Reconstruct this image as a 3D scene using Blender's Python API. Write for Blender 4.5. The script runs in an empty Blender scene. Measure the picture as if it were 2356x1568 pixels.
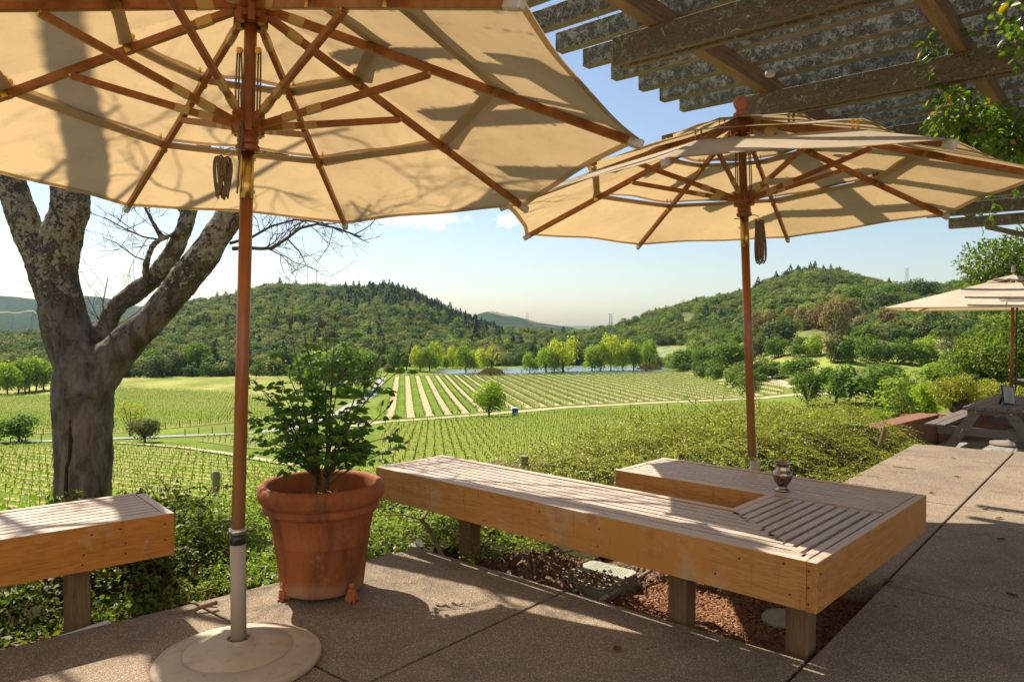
import bpy, bmesh, math, random
import numpy as np
from mathutils import Vector, Matrix
PI=math.pi
rnd=random.Random(7)
S=bpy.context.scene; COL=S.collection
# ------------------------------------------------------------------ camera model (photo measured on a 2356 px wide grid)
F=1700.;CX=1178.;CY=784.;HZ=742.;H=1.3
PITCH=math.atan((HZ-CY)/F)
def ray(x,y):
    c,s=math.cos(PITCH),math.sin(PITCH); a=(x-CX)/F; b=-(y-CY)/F
    return Vector((a,c-b*s,s+b*c))
def G(x,y,z=0.):
    d=ray(x,y); t=(z-H)/d.z; return Vector((0,0,H))+d*t
def W(x,y,Y):
    d=ray(x,y); return Vector((0,0,H))+d*(Y/d.y)
# ------------------------------------------------------------------ object helpers
def tag(o,label=None,cat=None,group=None,kind=None):
    if label: o['label']=label
    if cat: o['category']=cat
    if group: o['group']=group
    if kind: o['kind']=kind
    return o
def thing(name,label,cat,loc=(0,0,0),rz=0,group=None,mat=None):
    o=bpy.data.objects.new(name,None); COL.objects.link(o); o.empty_display_size=.1
    if mat is not None: o.matrix_world=mat
    else: o.location=loc; o.rotation_euler=(0,0,rz)
    return tag(o,label,cat,group)
def kids(o): return list(o.children)
def copy_tree(o,parent=None):
    c=o.copy(); COL.objects.link(c)
    if parent is not None: c.parent=parent; c.matrix_parent_inverse=o.matrix_parent_inverse.copy()
    for ch in kids(o): copy_tree(ch,c)
    return c
class MB:
    """collects shapes; build() links them as ONE mesh object"""
    def __init__(s): s.v=[]; s.f=[]; s.m=[]; s.mi=0
    def add(s,vs,fs):
        o=len(s.v); s.v+= [tuple(p) for p in vs]
        for f in fs: s.f.append(tuple(i+o for i in f)); s.m.append(s.mi)
        return s
    def box(s,lo,hi,M=None,bev=0):
        x0,y0,z0=lo;x1,y1,z1=hi
        if bev:
            bm=bmesh.new(); bmesh.ops.create_cube(bm,size=1)
            for v in bm.verts: v.co=Vector(((x0+x1)/2+v.co.x*(x1-x0),(y0+y1)/2+v.co.y*(y1-y0),(z0+z1)/2+v.co.z*(z1-z0)))
            bmesh.ops.bevel(bm,geom=bm.edges[:],offset=bev,segments=1,affect='EDGES')
            bm.verts.index_update()
            vs=[v.co.copy() for v in bm.verts]; fs=[[v.index for v in f.verts] for f in bm.faces]; bm.free()
        else:
            vs=[Vector(p) for p in ((x0,y0,z0),(x1,y0,z0),(x1,y1,z0),(x0,y1,z0),(x0,y0,z1),(x1,y0,z1),(x1,y1,z1),(x0,y1,z1))]
            fs=[(3,2,1,0),(4,5,6,7),(0,1,5,4),(1,2,6,5),(2,3,7,6),(3,0,4,7)]
        if M is not None: vs=[M@p for p in vs]
        return s.add(vs,fs)
    def bar(s,a,b,w,h,up=(0,0,1),bev=0):
        a=Vector(a);b=Vector(b);d=(b-a); L=d.length; d.normalize(); up=Vector(up)
        x=d.cross(up); x.normalize(); z=x.cross(d)
        M=Matrix((( x.x,d.x,z.x,a.x),(x.y,d.y,z.y,a.y),(x.z,d.z,z.z,a.z),(0,0,0,1)))
        return s.box((-w/2,0,-h/2),(w/2,L,h/2),M,bev)
    def tube(s,pts,rad,n=8,cap=True,noise=0,seed=0):
        pts=[Vector(p) for p in pts]
        if not hasattr(rad,'__len__'): rad=[rad]*len(pts)
        r=random.Random(seed); rings=[]; up=None; vs=[]; fs=[]
        for i,p in enumerate(pts):
            d=(pts[min(i+1,len(pts)-1)]-pts[max(i-1,0)]); d.normalize()
            if up is None:
                up=Vector((0,0,1)) if abs(d.z)<.9 else Vector((1,0,0))
            x=d.cross(up); x.normalize(); y=d.cross(x); up=y.cross(d) if False else x.cross(d)
            for k in range(n):
                a=2*PI*k/n; q=rad[i]*(1+(r.uniform(-noise,noise) if noise else 0))
                vs.append(p+x*math.cos(a)*q+y*math.sin(a)*q)
        for i in range(len(pts)-1):
            for k in range(n):
                k2=(k+1)%n; fs.append((i*n+k,(i+1)*n+k,(i+1)*n+k2,i*n+k2))
        if cap: fs.append(tuple(range(n))); fs.append(tuple(reversed(range((len(pts)-1)*n,len(pts)*n))))
        return s.add(vs,fs)
    def lathe(s,prof,n=32,c=(0,0,0),M=None,close=True):
        vs=[];fs=[];c=Vector(c)
        for r,z in prof:
            for k in range(n):
                a=2*PI*k/n; p=Vector((r*math.cos(a),r*math.sin(a),z))
                vs.append((M@p if M is not None else p)+c)
        for i in range(len(prof)-1):
            for k in range(n):
                k2=(k+1)%n; fs.append((i*n+k,i*n+k2,(i+1)*n+k2,(i+1)*n+k))
        if close:
            if prof[0][0]>1e-5: fs.append(tuple(reversed(range(n))))
            if prof[-1][0]>1e-5: fs.append(tuple(range((len(prof)-1)*n,len(prof)*n)))
        return s.add(vs,fs)
    def poly(s,pts,z0,z1):
        n=len(pts)
        vs=[Vector((p[0],p[1],z0)) for p in pts]+[Vector((p[0],p[1],z1)) for p in pts]
        fs=[tuple(reversed(range(n))),tuple(range(n,2*n))]+[(i,(i+1)%n,n+(i+1)%n,n+i) for i in range(n)]
        return s.add(vs,fs)
    def build(s,name,mat,parent=None,smooth=False,bevel=0,inv=False):
        me=bpy.data.meshes.new(name); me.from_pydata(s.v,[],s.f); 
        for m in (mat if isinstance(mat,(list,tuple)) else [mat]): me.materials.append(m)
        if isinstance(mat,(list,tuple)): me.polygons.foreach_set('material_index',s.m)
        if smooth: me.polygons.foreach_set('use_smooth',[True]*len(me.polygons))
        me.update()
        o=bpy.data.objects.new(name,me); COL.objects.link(o)
        if parent is not None: o.parent=parent
        if bevel:
            b=o.modifiers.new('bevel','BEVEL'); b.width=bevel; b.segments=2; b.limit_method='ANGLE'; b.angle_limit=.6
        if smooth=='auto':
            pass
        return o
def np_mesh(name,verts,faces,mat,parent=None,smooth=False,mi=None):
    """verts (n,3), faces (m,k) numpy"""
    me=bpy.data.meshes.new(name); nv=len(verts); m,k=faces.shape
    me.vertices.add(nv); me.vertices.foreach_set('co',np.asarray(verts,dtype=np.float32).ravel())
    me.loops.add(m*k); me.loops.foreach_set('vertex_index',faces.astype(np.int32).ravel())
    me.polygons.add(m); me.polygons.foreach_set('loop_start',np.arange(0,m*k,k,dtype=np.int32))
    for q in (mat if isinstance(mat,(list,tuple)) else [mat]): me.materials.append(q)
    if mi is not None: me.polygons.foreach_set('material_index',np.asarray(mi,dtype=np.int32))
    if smooth: me.polygons.foreach_set('use_smooth',np.ones(m,dtype=bool))
    me.update(calc_edges=True); me.validate()
    o=bpy.data.objects.new(name,me); COL.objects.link(o)
    if parent is not None: o.parent=parent
    return o
def unit(a): return a/np.maximum(np.linalg.norm(a,axis=-1,keepdims=True),1e-9)
def leaf_quads(P,D,N,L,Wd,fold=.25,droop=0.):
    """folded leaf quads. P base points, D leaf direction, N rough normal, L length, Wd width"""
    D=unit(D); X=unit(np.cross(D,N)); N=np.cross(X,D)
    L=np.broadcast_to(np.asarray(L,float),(len(P),))[:,None]; Wd=np.broadcast_to(np.asarray(Wd,float),(len(P),))[:,None]
    a=P; t=P+D*L-N*L*droop; m=P+D*L*.45
    l=m-X*Wd/2+N*Wd*fold; r=m+X*Wd/2+N*Wd*fold
    V=np.stack([a,r,t,l],1).reshape(-1,3); n=len(P)
    Fq=np.arange(4*n).reshape(n,4)
    return V,Fq
def join_np(parts):
    vs=[];fs=[];ms=[];o=0
    for i,(v,f) in enumerate(parts):
        vs.append(v); fs.append(f+o); ms.append(np.full(len(f),i)); o+=len(v)
    return np.concatenate(vs),np.concatenate(fs),np.concatenate(ms)
# ------------------------------------------------------------------ materials
class NT:
    def __init__(s,name):
        s.m=bpy.data.materials.new(name); s.m.use_nodes=True; s.t=s.m.node_tree; s.t.nodes.clear()
        s.out=s.t.nodes.new('ShaderNodeOutputMaterial')
    def n(s,ty,ins=None,**pr):
        d=s.t.nodes.new('ShaderNode'+ty)
        for k,v in pr.items(): setattr(d,k,v)
        for k,v in (ins or {}).items():
            i=d.inputs[k]
            if isinstance(v,bpy.types.NodeSocket): s.t.links.new(v,i)
            elif isinstance(v,(tuple,list)) and len(v)==3 and i.type=='RGBA': i.default_value=(*v,1)
            else: i.default_value=v
        return d
    def coords(s,stretch=(1,1,1),src='Object'):
        c=s.n('TexCoord').outputs[src]
        if tuple(stretch)!=(1,1,1): c=s.n('Mapping',{'Vector':c,'Scale':tuple(stretch)}).outputs[0]
        return c
    def noise(s,vec,scale,detail=4,rough=.55,dist=0.):
        return s.n('TexNoise',{'Vector':vec,'Scale':scale,'Detail':detail,'Roughness':rough,'Distortion':dist}).outputs['Fac']
    def ramp(s,fac,stops,interp='LINEAR'):
        r=s.n('ValToRGB',{'Fac':fac}); e=r.color_ramp.elements; r.color_ramp.interpolation=interp
        while len(e)<len(stops): e.new(.5)
        for k,(p,c) in enumerate(stops):
            e[k].position=p; e[k].color=(c,c,c,1) if not hasattr(c,'__len__') else (*c,1)
        return r.outputs[0]
    def mix(s,fac,a,b,mode='MIX'):
        d=s.n('Mix',data_type='RGBA',blend_type=mode)
        for i,v in ((0,fac),(6,a),(7,b)):
            if isinstance(v,bpy.types.NodeSocket): s.t.links.new(v,d.inputs[i])
            elif hasattr(v,'__len__'): d.inputs[i].default_value=(*v,1)
            else: d.inputs[i].default_value=v
        return d.outputs[2]
    def math(s,op,a,b=0.,c=None):
        d=s.n('Math',operation=op)
        for i,v in enumerate((a,b,c)):
            if v is None: continue
            if isinstance(v,bpy.types.NodeSocket): s.t.links.new(v,d.inputs[i])
            else: d.inputs[i].default_value=v
        return d.outputs[0]
    def bump(s,h,strength=.4,dist=.01):
        return s.n('Bump',{'Height':h,'Strength':strength,'Distance':dist}).outputs[0]
    def done(s,sock): s.t.links.new(sock,s.out.inputs['Surface']); return s.m
    def pbsdf(s,col,rough=.7,spec=.3,metal=0.,nrm=None,**kw):
        i={'Base Color':col,'Roughness':rough,'Specular IOR Level':spec,'Metallic':metal}
        if nrm is not None: i['Normal']=nrm
        i.update(kw)
        return s.n('BsdfPrincipled',i).outputs[0]
def simple(name,c1,c2=None,scale=8,stretch=(1,1,1),rough=.6,spec=.3,metal=0,bump=0,bscale=None,bdist=.005,isl=0):
    t=NT(name); v=t.coords(stretch); c2=c2 or tuple(x*.75 for x in c1)
    f=t.noise(v,scale,6); col=t.mix(t.ramp(f,[(.3,0),(.7,1)]),c1,c2)
    if isl:
        g=t.n('NewGeometry').outputs['Random Per Island']
        col=t.mix(1.,col,t.ramp(g,[(0,1-isl),(1,1+isl*.0+0.0)]),'MULTIPLY')
    nr=None
    if bump: nr=t.bump(t.noise(v,bscale or scale*4,5),bump,bdist)
    return t.done(t.pbsdf(col,rough,spec,metal,nr))
def wood(name,c1,c2,axis=1,scale=3,rough=.6,spec=.25,lichen=None,lich_amt=.5,stain=None,isl=.3,bump=.3,top=None):
    """grain stretched along one local axis; optional lichen crust, optional darker stains"""
    t=NT(name); st=[14.,14.,14.]; st[axis]=.9
    o=t.n('TexCoord').outputs['Object']
    g=t.n('NewGeometry').outputs['Random Per Island']
    off=t.n('VectorMath',{0:o,1:t.n('CombineXYZ',{0:t.math('MULTIPLY',g,37.),1:t.math('MULTIPLY',g,11.),2:t.math('MULTIPLY',g,23.)}).outputs[0]},operation='ADD').outputs[0]
    v=t.n('Mapping',{'Vector':off,'Scale':tuple(st)}).outputs[0]
    f=t.noise(v,scale,8,.65,.6); fine=t.noise(v,scale*7,3,.6)
    col=t.mix(t.ramp(f,[(.28,0),(.72,1)]),c1,c2)
    col=t.mix(t.ramp(fine,[(.35,.45),(.55,0)]),col,tuple(x*.45 for x in c2))
    col=t.mix(1.,col,t.ramp(g,[(0,1-isl),(1,1)]),'MULTIPLY')
    if stain is not None:
        s_=t.noise(o,1.7,5,.6); col=t.mix(t.ramp(s_,[(.53,0),(.60,.9)]),col,stain); col=t.mix(t.ramp(t.noise(o,3.1,6,.7),[(.54,0),(.68,.55)]),col,(.46,.37,.27)); sv_=t.noise(t.n('Mapping',{'Vector':o,'Scale':(1.,1.,.12) if axis!=2 else (1,1,1)}).outputs[0],26,3,.6); col=t.mix(t.ramp(sv_,[(.60,0),(.72,.4)]),col,tuple(x*.4 for x in c2))
        blot=t.noise(o,6.5,3,.5); col=t.mix(t.ramp(blot,[(.60,0),(.7,.35)]),col,tuple(x*.35 for x in c2))
    if top is not None:
        nz_=t.n('SeparateXYZ',{0:t.n('NewGeometry').outputs['Normal']}).outputs['Z']
        tc=t.mix(t.ramp(f,[(.28,0),(.72,1)]),top,tuple(x*.7 for x in top)); col=t.mix(t.ramp(nz_,[(.6,0),(.8,1)]),col,tc)
    h=t.math('ADD',t.math('MULTIPLY',f,.6),t.math('MULTIPLY',fine,.4)); dist=.004; rg=rough
    if lichen is not None:
        a=t.noise(o,15,9,.76); b=t.n('TexVoronoi',{'Vector':o,'Scale':85.}).outputs['Distance']
        k=t.math('ADD',a,t.math('MULTIPLY',b,-.22)); lo=.60-.22*lich_amt
        msk=t.ramp(k,[(lo-.02,0),(lo+.09,1)]); msk=t.math('MULTIPLY',msk,t.ramp(t.n('MapRange',{0:t.n('SeparateXYZ',{0:t.n('NewGeometry').outputs['Normal']}).outputs['Z'],1:-1.,2:1.}).outputs[0],[(.10,.12),(.3,1)]))
        lc=t.mix(t.noise(o,60,3),lichen,tuple(x*.42 for x in lichen))
        lc=t.mix(t.ramp(t.noise(o,23,3),[(.5,0),(.6,.6)]),lc,(lichen[0]*1.25,lichen[1]*1.25,lichen[2]*1.2))
        col=t.mix(msk,col,lc); h=t.math('ADD',h,t.math('MULTIPLY',msk,t.math('ADD',1.2,t.noise(o,80,3)))); dist=.012
    return t.done(t.pbsdf(col,rough,spec,0,t.bump(h,bump,dist)))
def leaf(name,c1,c2,trans=.45,rough=.45,spec=.35,tcol=None,obj=.25,c3=None,p3=.04):
    t=NT(name); g=t.n('NewGeometry').outputs['Random Per Island']
    col=t.mix(g,c1,c2)
    if c3 is not None: col=t.mix(t.ramp(t.math('FRACT',t.math('MULTIPLY',g,91.7)),[(1-p3-.001,0),(1-p3,1)],'CONSTANT'),col,c3)
    r=t.n('ObjectInfo').outputs['Random']
    col=t.mix(1.,col,t.ramp(r,[(0,1-obj),(1,1)]),'MULTIPLY')
    a=t.pbsdf(col,rough,spec)
    tc=t.mix(1.,col,tcol or (1.25,1.25,.55),'MULTIPLY')
    b=t.n('BsdfTranslucent',{'Color':tc}).outputs[0]
    return t.done(t.n('MixShader',{0:trans,1:a,2:b}).outputs[0])
M={}
def canopy_mat(name,dif,tr,tf=.5):
    t=NT(name); o=t.coords()
    f=t.noise(o,2.2,4,.55); wv=t.noise(t.coords((90,90,90)),6,2)
    st=t.mix(1.,t.ramp(f,[(.35,1.),(.7,.80)]),t.ramp(t.noise(o,14,5,.7),[(.55,1.),(.75,.86)]),'MULTIPLY')
    d=t.mix(1.,dif,st,'MULTIPLY'); q=t.mix(1.,tr,st,'MULTIPLY')
    q=t.mix(t.ramp(wv,[(.4,0),(.6,.12)]),q,tuple(x*.6 for x in tr))
    nr=t.bump(t.noise(o,5,3),.25,.03)
    a=t.n('BsdfDiffuse',{'Color':d,'Normal':nr}).outputs[0]; b=t.n('BsdfTranslucent',{'Color':q,'Normal':nr}).outputs[0]
    return t.done(t.n('MixShader',{0:tf,1:a,2:b}).outputs[0])
M['canopy']=canopy_mat('canopy_fabric',(.66,.55,.40),(.55,.385,.19),.5)
M['canopy_white']=canopy_mat('pale_canopy_fabric',(.74,.66,.52),(.60,.40,.20),.42)
M['hem']=simple('hem_webbing',(.30,.25,.17),(.22,.18,.12),30,rough=.9,spec=.1)
def varnish(name,c1,c2,axis=2,fade=False):
    t=NT(name); st=[30,30,30]; st[axis]=1.2; v=t.coords(tuple(st)); f=t.noise(v,1.5,6,.6,.5)
    col=t.mix(t.ramp(f,[(.3,0),(.7,1)]),c1,c2)
    z=t.noise(t.coords((.5,.5,2.2)),2.0,3); col=t.mix(t.ramp(z,[(.4,0),(.7,.5)]),col,tuple(x*.5 for x in c2))
    if fade:
        hz=t.math('ADD',t.n('SeparateXYZ',{0:t.n('TexCoord').outputs['Object']}).outputs['Z'],t.math('MULTIPLY',t.math('SUBTRACT',f,.5),.35)); col=t.mix(t.n('MapRange',{0:hz,1:.62,2:1.05,3:.85,4:0.}).outputs[0],col,(.30,.155,.058))
    return t.done(t.pbsdf(col,.32,.45,0,t.bump(f,.08,.002)))
M['pole']=varnish('varnished_teak_pole',(.34,.105,.020),(.19,.055,.011),2,True)
M['rib']=varnish('varnished_teak_rib',(.36,.10,.020),(.22,.052,.011),0)
M['pole_faded']=varnish('faded_teak',(.40,.20,.07),(.26,.12,.04))
M['brass']=simple('brass',(.72,.50,.16),(.45,.28,.07),9,rough=.28,metal=1,bump=.05)
M['steel']=simple('steel',(.62,.61,.58),(.45,.44,.42),20,rough=.28,metal=1)
M['cap']=simple('grey_end_cap',(.50,.45,.40),(.38,.34,.30),20,rough=.45,spec=.5)
M['black']=simple('black_tape',(.015,.014,.013),(.02,.02,.02),10,rough=.35,spec=.5)
M['rope']=simple('cotton_rope',(.21,.155,.10),(.13,.095,.06),90,rough=.95,spec=.1,bump=.6,bscale=200)
M['tube']=simple('taupe_powder_coat',(.40,.335,.265),(.36,.30,.235),6,rough=.5,spec=.35,bump=.08,bscale=300,bdist=.001)

def base_mat():
    t=NT('taupe_resin_base'); o=t.coords(); col=t.mix(t.ramp(t.noise(o,6,6,.65),[(.35,0),(.65,1)]),(.46,.37,.275),(.39,.305,.22)); col=t.mix(t.ramp(t.noise(o,24,5,.7),[(.57,0),(.68,.45)]),col,(.22,.17,.12)); col=t.mix(t.ramp(t.noise(t.coords((1,6,1)),30,3,.7),[(.68,0),(.72,.5)]),col,(.55,.47,.38))
    return t.done(t.pbsdf(col,.6,.25,0,t.bump(t.noise(o,150,4),.15,.001)))
M['base']=base_mat()
M['skirt_x']=wood('cedar_skirt_across',(.52,.25,.07),(.38,.165,.038),0,2.2,.5,.3,stain=(.40,.175,.035),isl=.15,bump=.15,top=(.54,.44,.35))
M['skirt_y']=wood('cedar_skirt_along',(.57,.285,.085),(.41,.185,.048),1,2.2,.5,.3,stain=(.47,.215,.05),isl=.15,bump=.15,top=(.54,.44,.35))
M['skirt_orange']=wood('orange_cedar_skirt',(.50,.21,.035),(.38,.145,.022),0,2.0,.5,.3,stain=(.42,.15,.02),isl=.1,bump=.15,top=(.54,.44,.35))
M['slat_y']=wood('weathered_slat_along',(.60,.49,.385),(.42,.325,.25),1,3,.5,.4,isl=.25,bump=.2)
M['slat_x']=wood('weathered_slat_across',(.60,.49,.385),(.42,.325,.25),0,3,.48,.45,isl=.25,bump=.2)
M['post']=wood('pressure_treated_post',(.23,.15,.08),(.13,.082,.042),2,3,.8,.2,isl=.1,bump=.5)
M['nail']=simple('nail_head',(.05,.04,.03),rough=.5)
M['perg_y']=wood('pergola_timber_along',(.29,.215,.135),(.13,.093,.056),1,3,.85,.2,lichen=(.44,.44,.30),lich_amt=.95,isl=.3,bump=.8)
M['perg_slat']=wood('pergola_lath_lichen',(.34,.285,.215),(.16,.13,.095),1,3,.85,.2,lichen=(.50,.475,.35),lich_amt=1.3,isl=.25,bump=.9)
M['perg_x']=wood('pergola_rafter',(.34,.215,.11),(.17,.105,.054),0,3,.85,.2,lichen=(.22,.22,.13),lich_amt=.2,isl=.2,bump=.7)
M['table']=wood('grey_table_timber',(.23,.19,.155),(.12,.098,.08),1,3,.75,.25,isl=.35,bump=.5)
M['tablex']=wood('grey_table_timber_across',(.21,.175,.145),(.11,.09,.075),0,3,.75,.25,isl=.35,bump=.5)
M['redwood']=wood('redwood_stained_plank',(.29,.135,.08),(.18,.078,.045),0,2.5,.7,.25,isl=.2,bump=.3)
def terracotta():
    t=NT('terracotta'); o=t.coords(); f=t.noise(o,4,6,.6); g=t.noise(t.coords((1,1,.22)),9,6,.7)
    col=t.mix(t.ramp(f,[(.3,0),(.7,1)]),(.33,.108,.034),(.21,.062,.021))
    col=t.mix(t.ramp(g,[(.50,0),(.64,.75)]),col,(.10,.045,.022))
    col=t.mix(t.ramp(t.noise(o,7,6,.75),[(.56,0),(.70,.5)]),col,(.40,.22,.13))
    col=t.mix(t.ramp(t.noise(o,38,4,.7),[(.60,0),(.72,.4)]),col,(.08,.035,.02))
    z=t.n('SeparateXYZ',{0:o}).outputs['Z']; e=t.math('ADD',z,t.math('MULTIPLY',t.noise(o,9,4),.10)); col=t.mix(t.n('MapRange',{0:e,1:.08,2:.16,3:.55,4:0.}).outputs[0],col,(.42,.29,.20))
    return t.done(t.pbsdf(col,.75,.22,0,t.bump(t.noise(o,60,5,.7),.35,.004)))
M['terra']=terracotta()
M['cat']=simple('orange_clay',(.40,.125,.04),(.28,.08,.026),14,rough=.55,spec=.3,bump=.15)
def bark():
    t=NT('lichen_bark'); o=t.coords()
    f=t.noise(t.coords((1,1,.35)),11,7,.65,.4); ht=t.n('SeparateXYZ',{0:o}).outputs['Z']
    col=t.mix(t.ramp(f,[(.36,0),(.62,1)]),(.19,.162,.135),(.060,.048,.038))
    col=t.mix(t.ramp(t.noise(t.coords((.7,.7,3)),6,4),[(.55,0),(.68,.4)]),col,(.20,.16,.125))
    a=t.noise(o,8.5,9,.78); b=t.n('TexVoronoi',{'Vector':o,'Scale':62.}).outputs['Distance']
    hi=t.n('MapRange',{0:ht,1:1.25,2:2.15,3:-.13,4:.16}).outputs[0]
    k=t.math('ADD',t.math('ADD',a,t.math('MULTIPLY',b,-.16)),hi)
    msk=t.ramp(k,[(.49,0),(.56,1)])
    lc=t.mix(t.ramp(t.noise(o,34,4),[(.35,0),(.65,1)]),(.19,.17,.105),(.34,.31,.215))
    col=t.mix(msk,col,lc)
    h=t.math('ADD',t.math('MULTIPLY',f,.7),t.math('MULTIPLY',msk,t.math('ADD',.5,t.noise(o,55,4))))
    return t.done(t.pbsdf(col,.9,.15,0,t.bump(h,.9,.022)))
M['bark']=bark()
M['twig']=simple('grey_twig',(.15,.12,.095),(.08,.062,.05),20,rough=.9,spec=.15,bump=.4,bscale=60)
M['trunk']=simple('oak_trunk',(.085,.062,.045),(.05,.037,.028),3,rough=.95,spec=.1)
M['stem']=simple('green_brown_stem',(.10,.085,.035),(.06,.045,.02),20,rough=.7)
M['dry']=simple('dry_twig',(.24,.155,.085),(.14,.09,.05),20,rough=.9,spec=.1)
def aggregate():
    t=NT('exposed_aggregate'); o=t.coords()
    v=t.n('TexVoronoi',{'Vector':o,'Scale':190.}); d=v.outputs['Distance']; c=t.n('SeparateColor',{0:v.outputs['Color']}).outputs[0]
    col=t.ramp(c,[(0,(.20,.145,.090)),(.35,(.285,.215,.140)),(.7,(.375,.292,.198)),(.95,(.46,.375,.27)),(1,(.64,.56,.44))])
    col=t.mix(t.ramp(d,[(.40,0),(.65,1)]),col,(.20,.15,.10))
    big=t.noise(o,.9,7,.7); col=t.mix(1.,col,t.ramp(big,[(.28,.66),(.7,1.12)]),'MULTIPLY')
    st=t.noise(o,3.4,6,.72); col=t.mix(t.ramp(st,[(.52,0),(.70,.6)]),col,(.115,.085,.06))
    sp=t.noise(o,17.,4,.7); col=t.mix(t.ramp(sp,[(.66,0),(.74,.45)]),col,(.10,.075,.055))
    h=t.math('MULTIPLY',d,-1.)
    return t.done(t.pbsdf(col,.82,.3,0,t.bump(h,.7,.006)))
M['patio']=aggregate()
def chips(name,c1,c2,c3,scale=60,stretch=(1,1,1),bump=1.,bd=.02,big=2.):
    t=NT(name); o=t.coords(stretch); v=t.n('TexVoronoi',{'Vector':o,'Scale':float(scale)}); c=t.n('SeparateColor',{0:v.outputs['Color']}).outputs[0]
    col=t.ramp(c,[(0,c1),(.5,c2),(1,c3)])
    col=t.mix(1.,col,t.ramp(t.noise(t.coords(),big,5,.65),[(.3,.6),(.7,1.1)]),'MULTIPLY')
    h=t.math('ADD',t.math('MULTIPLY',v.outputs['Distance'],-1.),t.noise(t.coords(),12,5,.7))
    return t.done(t.pbsdf(col,.9,.15,0,t.bump(h,bump,bd)))
M['mulch']=chips('bark_mulch',(.12,.05,.024),(.23,.105,.05),(.40,.23,.12),70)
M['mulch_chip']=simple('mulch_chip',(.36,.18,.085),(.18,.075,.035),40,rough=.85,spec=.15)
M['soil']=chips('turned_soil',(.10,.06,.035),(.17,.105,.062),(.27,.18,.11),45,bump=1,bd=.03)
M['clod']=simple('soil_clod',(.19,.115,.068),(.10,.06,.035),30,rough=.95,spec=.1,bump=.6)
M['gravel']=chips('grey_gravel',(.22,.21,.18),(.33,.31,.26),(.5,.48,.42),55,bump=1.,bd=.02)
M['valve']=simple('green_valve_box',(.17,.19,.125),(.11,.125,.085),8,rough=.55,spec=.35,bump=.1)
M['valve_lid']=chips('dusty_box_lid',(.30,.32,.235),(.36,.37,.275),(.42,.42,.33),70,bump=.4,bd=.004)
M['pvc']=simple('dirty_pipe',(.36,.27,.20),(.23,.16,.11),12,rough=.5)
M['disc']=simple('pale_disc',(.36,.32,.24),(.25,.22,.165),12,rough=.6)
M['white']=simple('white_card',(.80,.80,.80),(.76,.76,.76),5,rough=.6)
M['silver']=simple('tarnished_silver',(.44,.36,.29),(.24,.18,.135),7,rough=.2,metal=1)
M['silver_dark']=simple('tarnish_engraving',(.18,.14,.11),(.12,.09,.07),7,rough=.3,metal=1)
M['conc']=simple('pale_concrete',(.42,.41,.38),rough=.85)
M['blue']=simple('blue_plastic',(.015,.13,.42),(.012,.10,.35),3,rough=.4,spec=.4)
M['navy']=simple('navy_frame',(.012,.02,.07),rough=.4)
M['paper']=simple('sign_paper',(.46,.44,.42),rough=.6)
M['ink']=simple('ink',(.10,.10,.12),rough=.7)
M['fpost']=wood('grey_fence_post',(.15,.13,.10),(.08,.07,.055),2,3,.85,.15,isl=.1,bump=.5)
M['oldpost']=wood('old_grey_post',(.34,.30,.24),(.20,.17,.13),2,3,.85,.15,isl=.1,bump=.5)
M['galv']=simple('galvanised_lattice',(.50,.52,.54),rough=.6,metal=.3)
M['dirt']=simple('dry_track',(.52,.42,.28),(.40,.32,.20),.4,rough=.95,spec=.1)
M['asphalt']=simple('pale_farm_road',(.36,.34,.31),(.29,.275,.25),.5,rough=.9,spec=.1)
# foliage
M['l_cot']=leaf('cotoneaster_leaf',(.075,.135,.008),(.43,.46,.026),.38,.45,.35,c3=(.60,.57,.18),p3=.08)
M['l_under']=leaf('shrub_leaf',(.045,.085,.012),(.20,.245,.028),.42,.5,.22,c3=(.30,.31,.07),p3=.08)
M['l_grnd']=leaf('groundcover_leaf',(.14,.25,.018),(.36,.46,.04),.46,.45,.3)
M['l_rose']=leaf('rose_leaf',(.035,.095,.012),(.10,.20,.022),.52,.38,.4,tcol=(1.6,1.9,.45),obj=0)
M['l_vine']=leaf('climber_leaf',(.055,.12,.014),(.19,.30,.03),.5,.32,.45,c3=(.45,.33,.03),p3=.05)
M['l_oak']=leaf('oak_leaf',(.105,.205,.018),(.18,.28,.030),.46,.6,.2)
M['l_oakd']=leaf('dark_oak_leaf',(.075,.12,.022),(.125,.175,.035),.40,.6,.2)
M['l_bright']=leaf('bright_spring_leaf',(.23,.355,.024),(.35,.45,.04),.52,.55,.2)
M['l_willow']=leaf('willow_leaf',(.42,.52,.028),(.56,.60,.06),.54,.55,.2)
M['l_yellow']=leaf('yellow_spring_leaf',(.30,.34,.03),(.42,.42,.05),.42,.55,.2)
M['l_brown']=leaf('bronze_leaf',(.20,.13,.055),(.30,.205,.095),.36,.7,.15)
M['l_tan']=leaf('tan_leaf',(.24,.185,.08),(.36,.285,.135),.36,.7,.15)
M['l_olive']=leaf('olive_leaf',(.115,.135,.04),(.18,.185,.06),.38,.65,.15)
M['l_con']=leaf('conifer_needle',(.035,.075,.036),(.07,.12,.05),.22,.7,.2)
M['l_laurel']=leaf('glossy_tree_leaf',(.085,.16,.020),(.27,.34,.045),.46,.4,.35)
M['l_pitt']=leaf('yellow_shrub_leaf',(.26,.30,.03),(.44,.43,.06),.42,.35,.45)
M['l_w1']=leaf('wood_leaf_green',(.12,.215,.032),(.20,.285,.055),.3,.7,.1,obj=.4)
M['l_w2']=leaf('wood_leaf_dark',(.072,.128,.030),(.13,.185,.045),.3,.7,.1,obj=.4)
M['l_w3']=leaf('wood_leaf_pale',(.24,.30,.07),(.32,.37,.09),.3,.7,.1,obj=.35)
M['l_w4']=leaf('wood_leaf_olive',(.19,.21,.07),(.27,.275,.10),.3,.7,.1,obj=.4)
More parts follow.
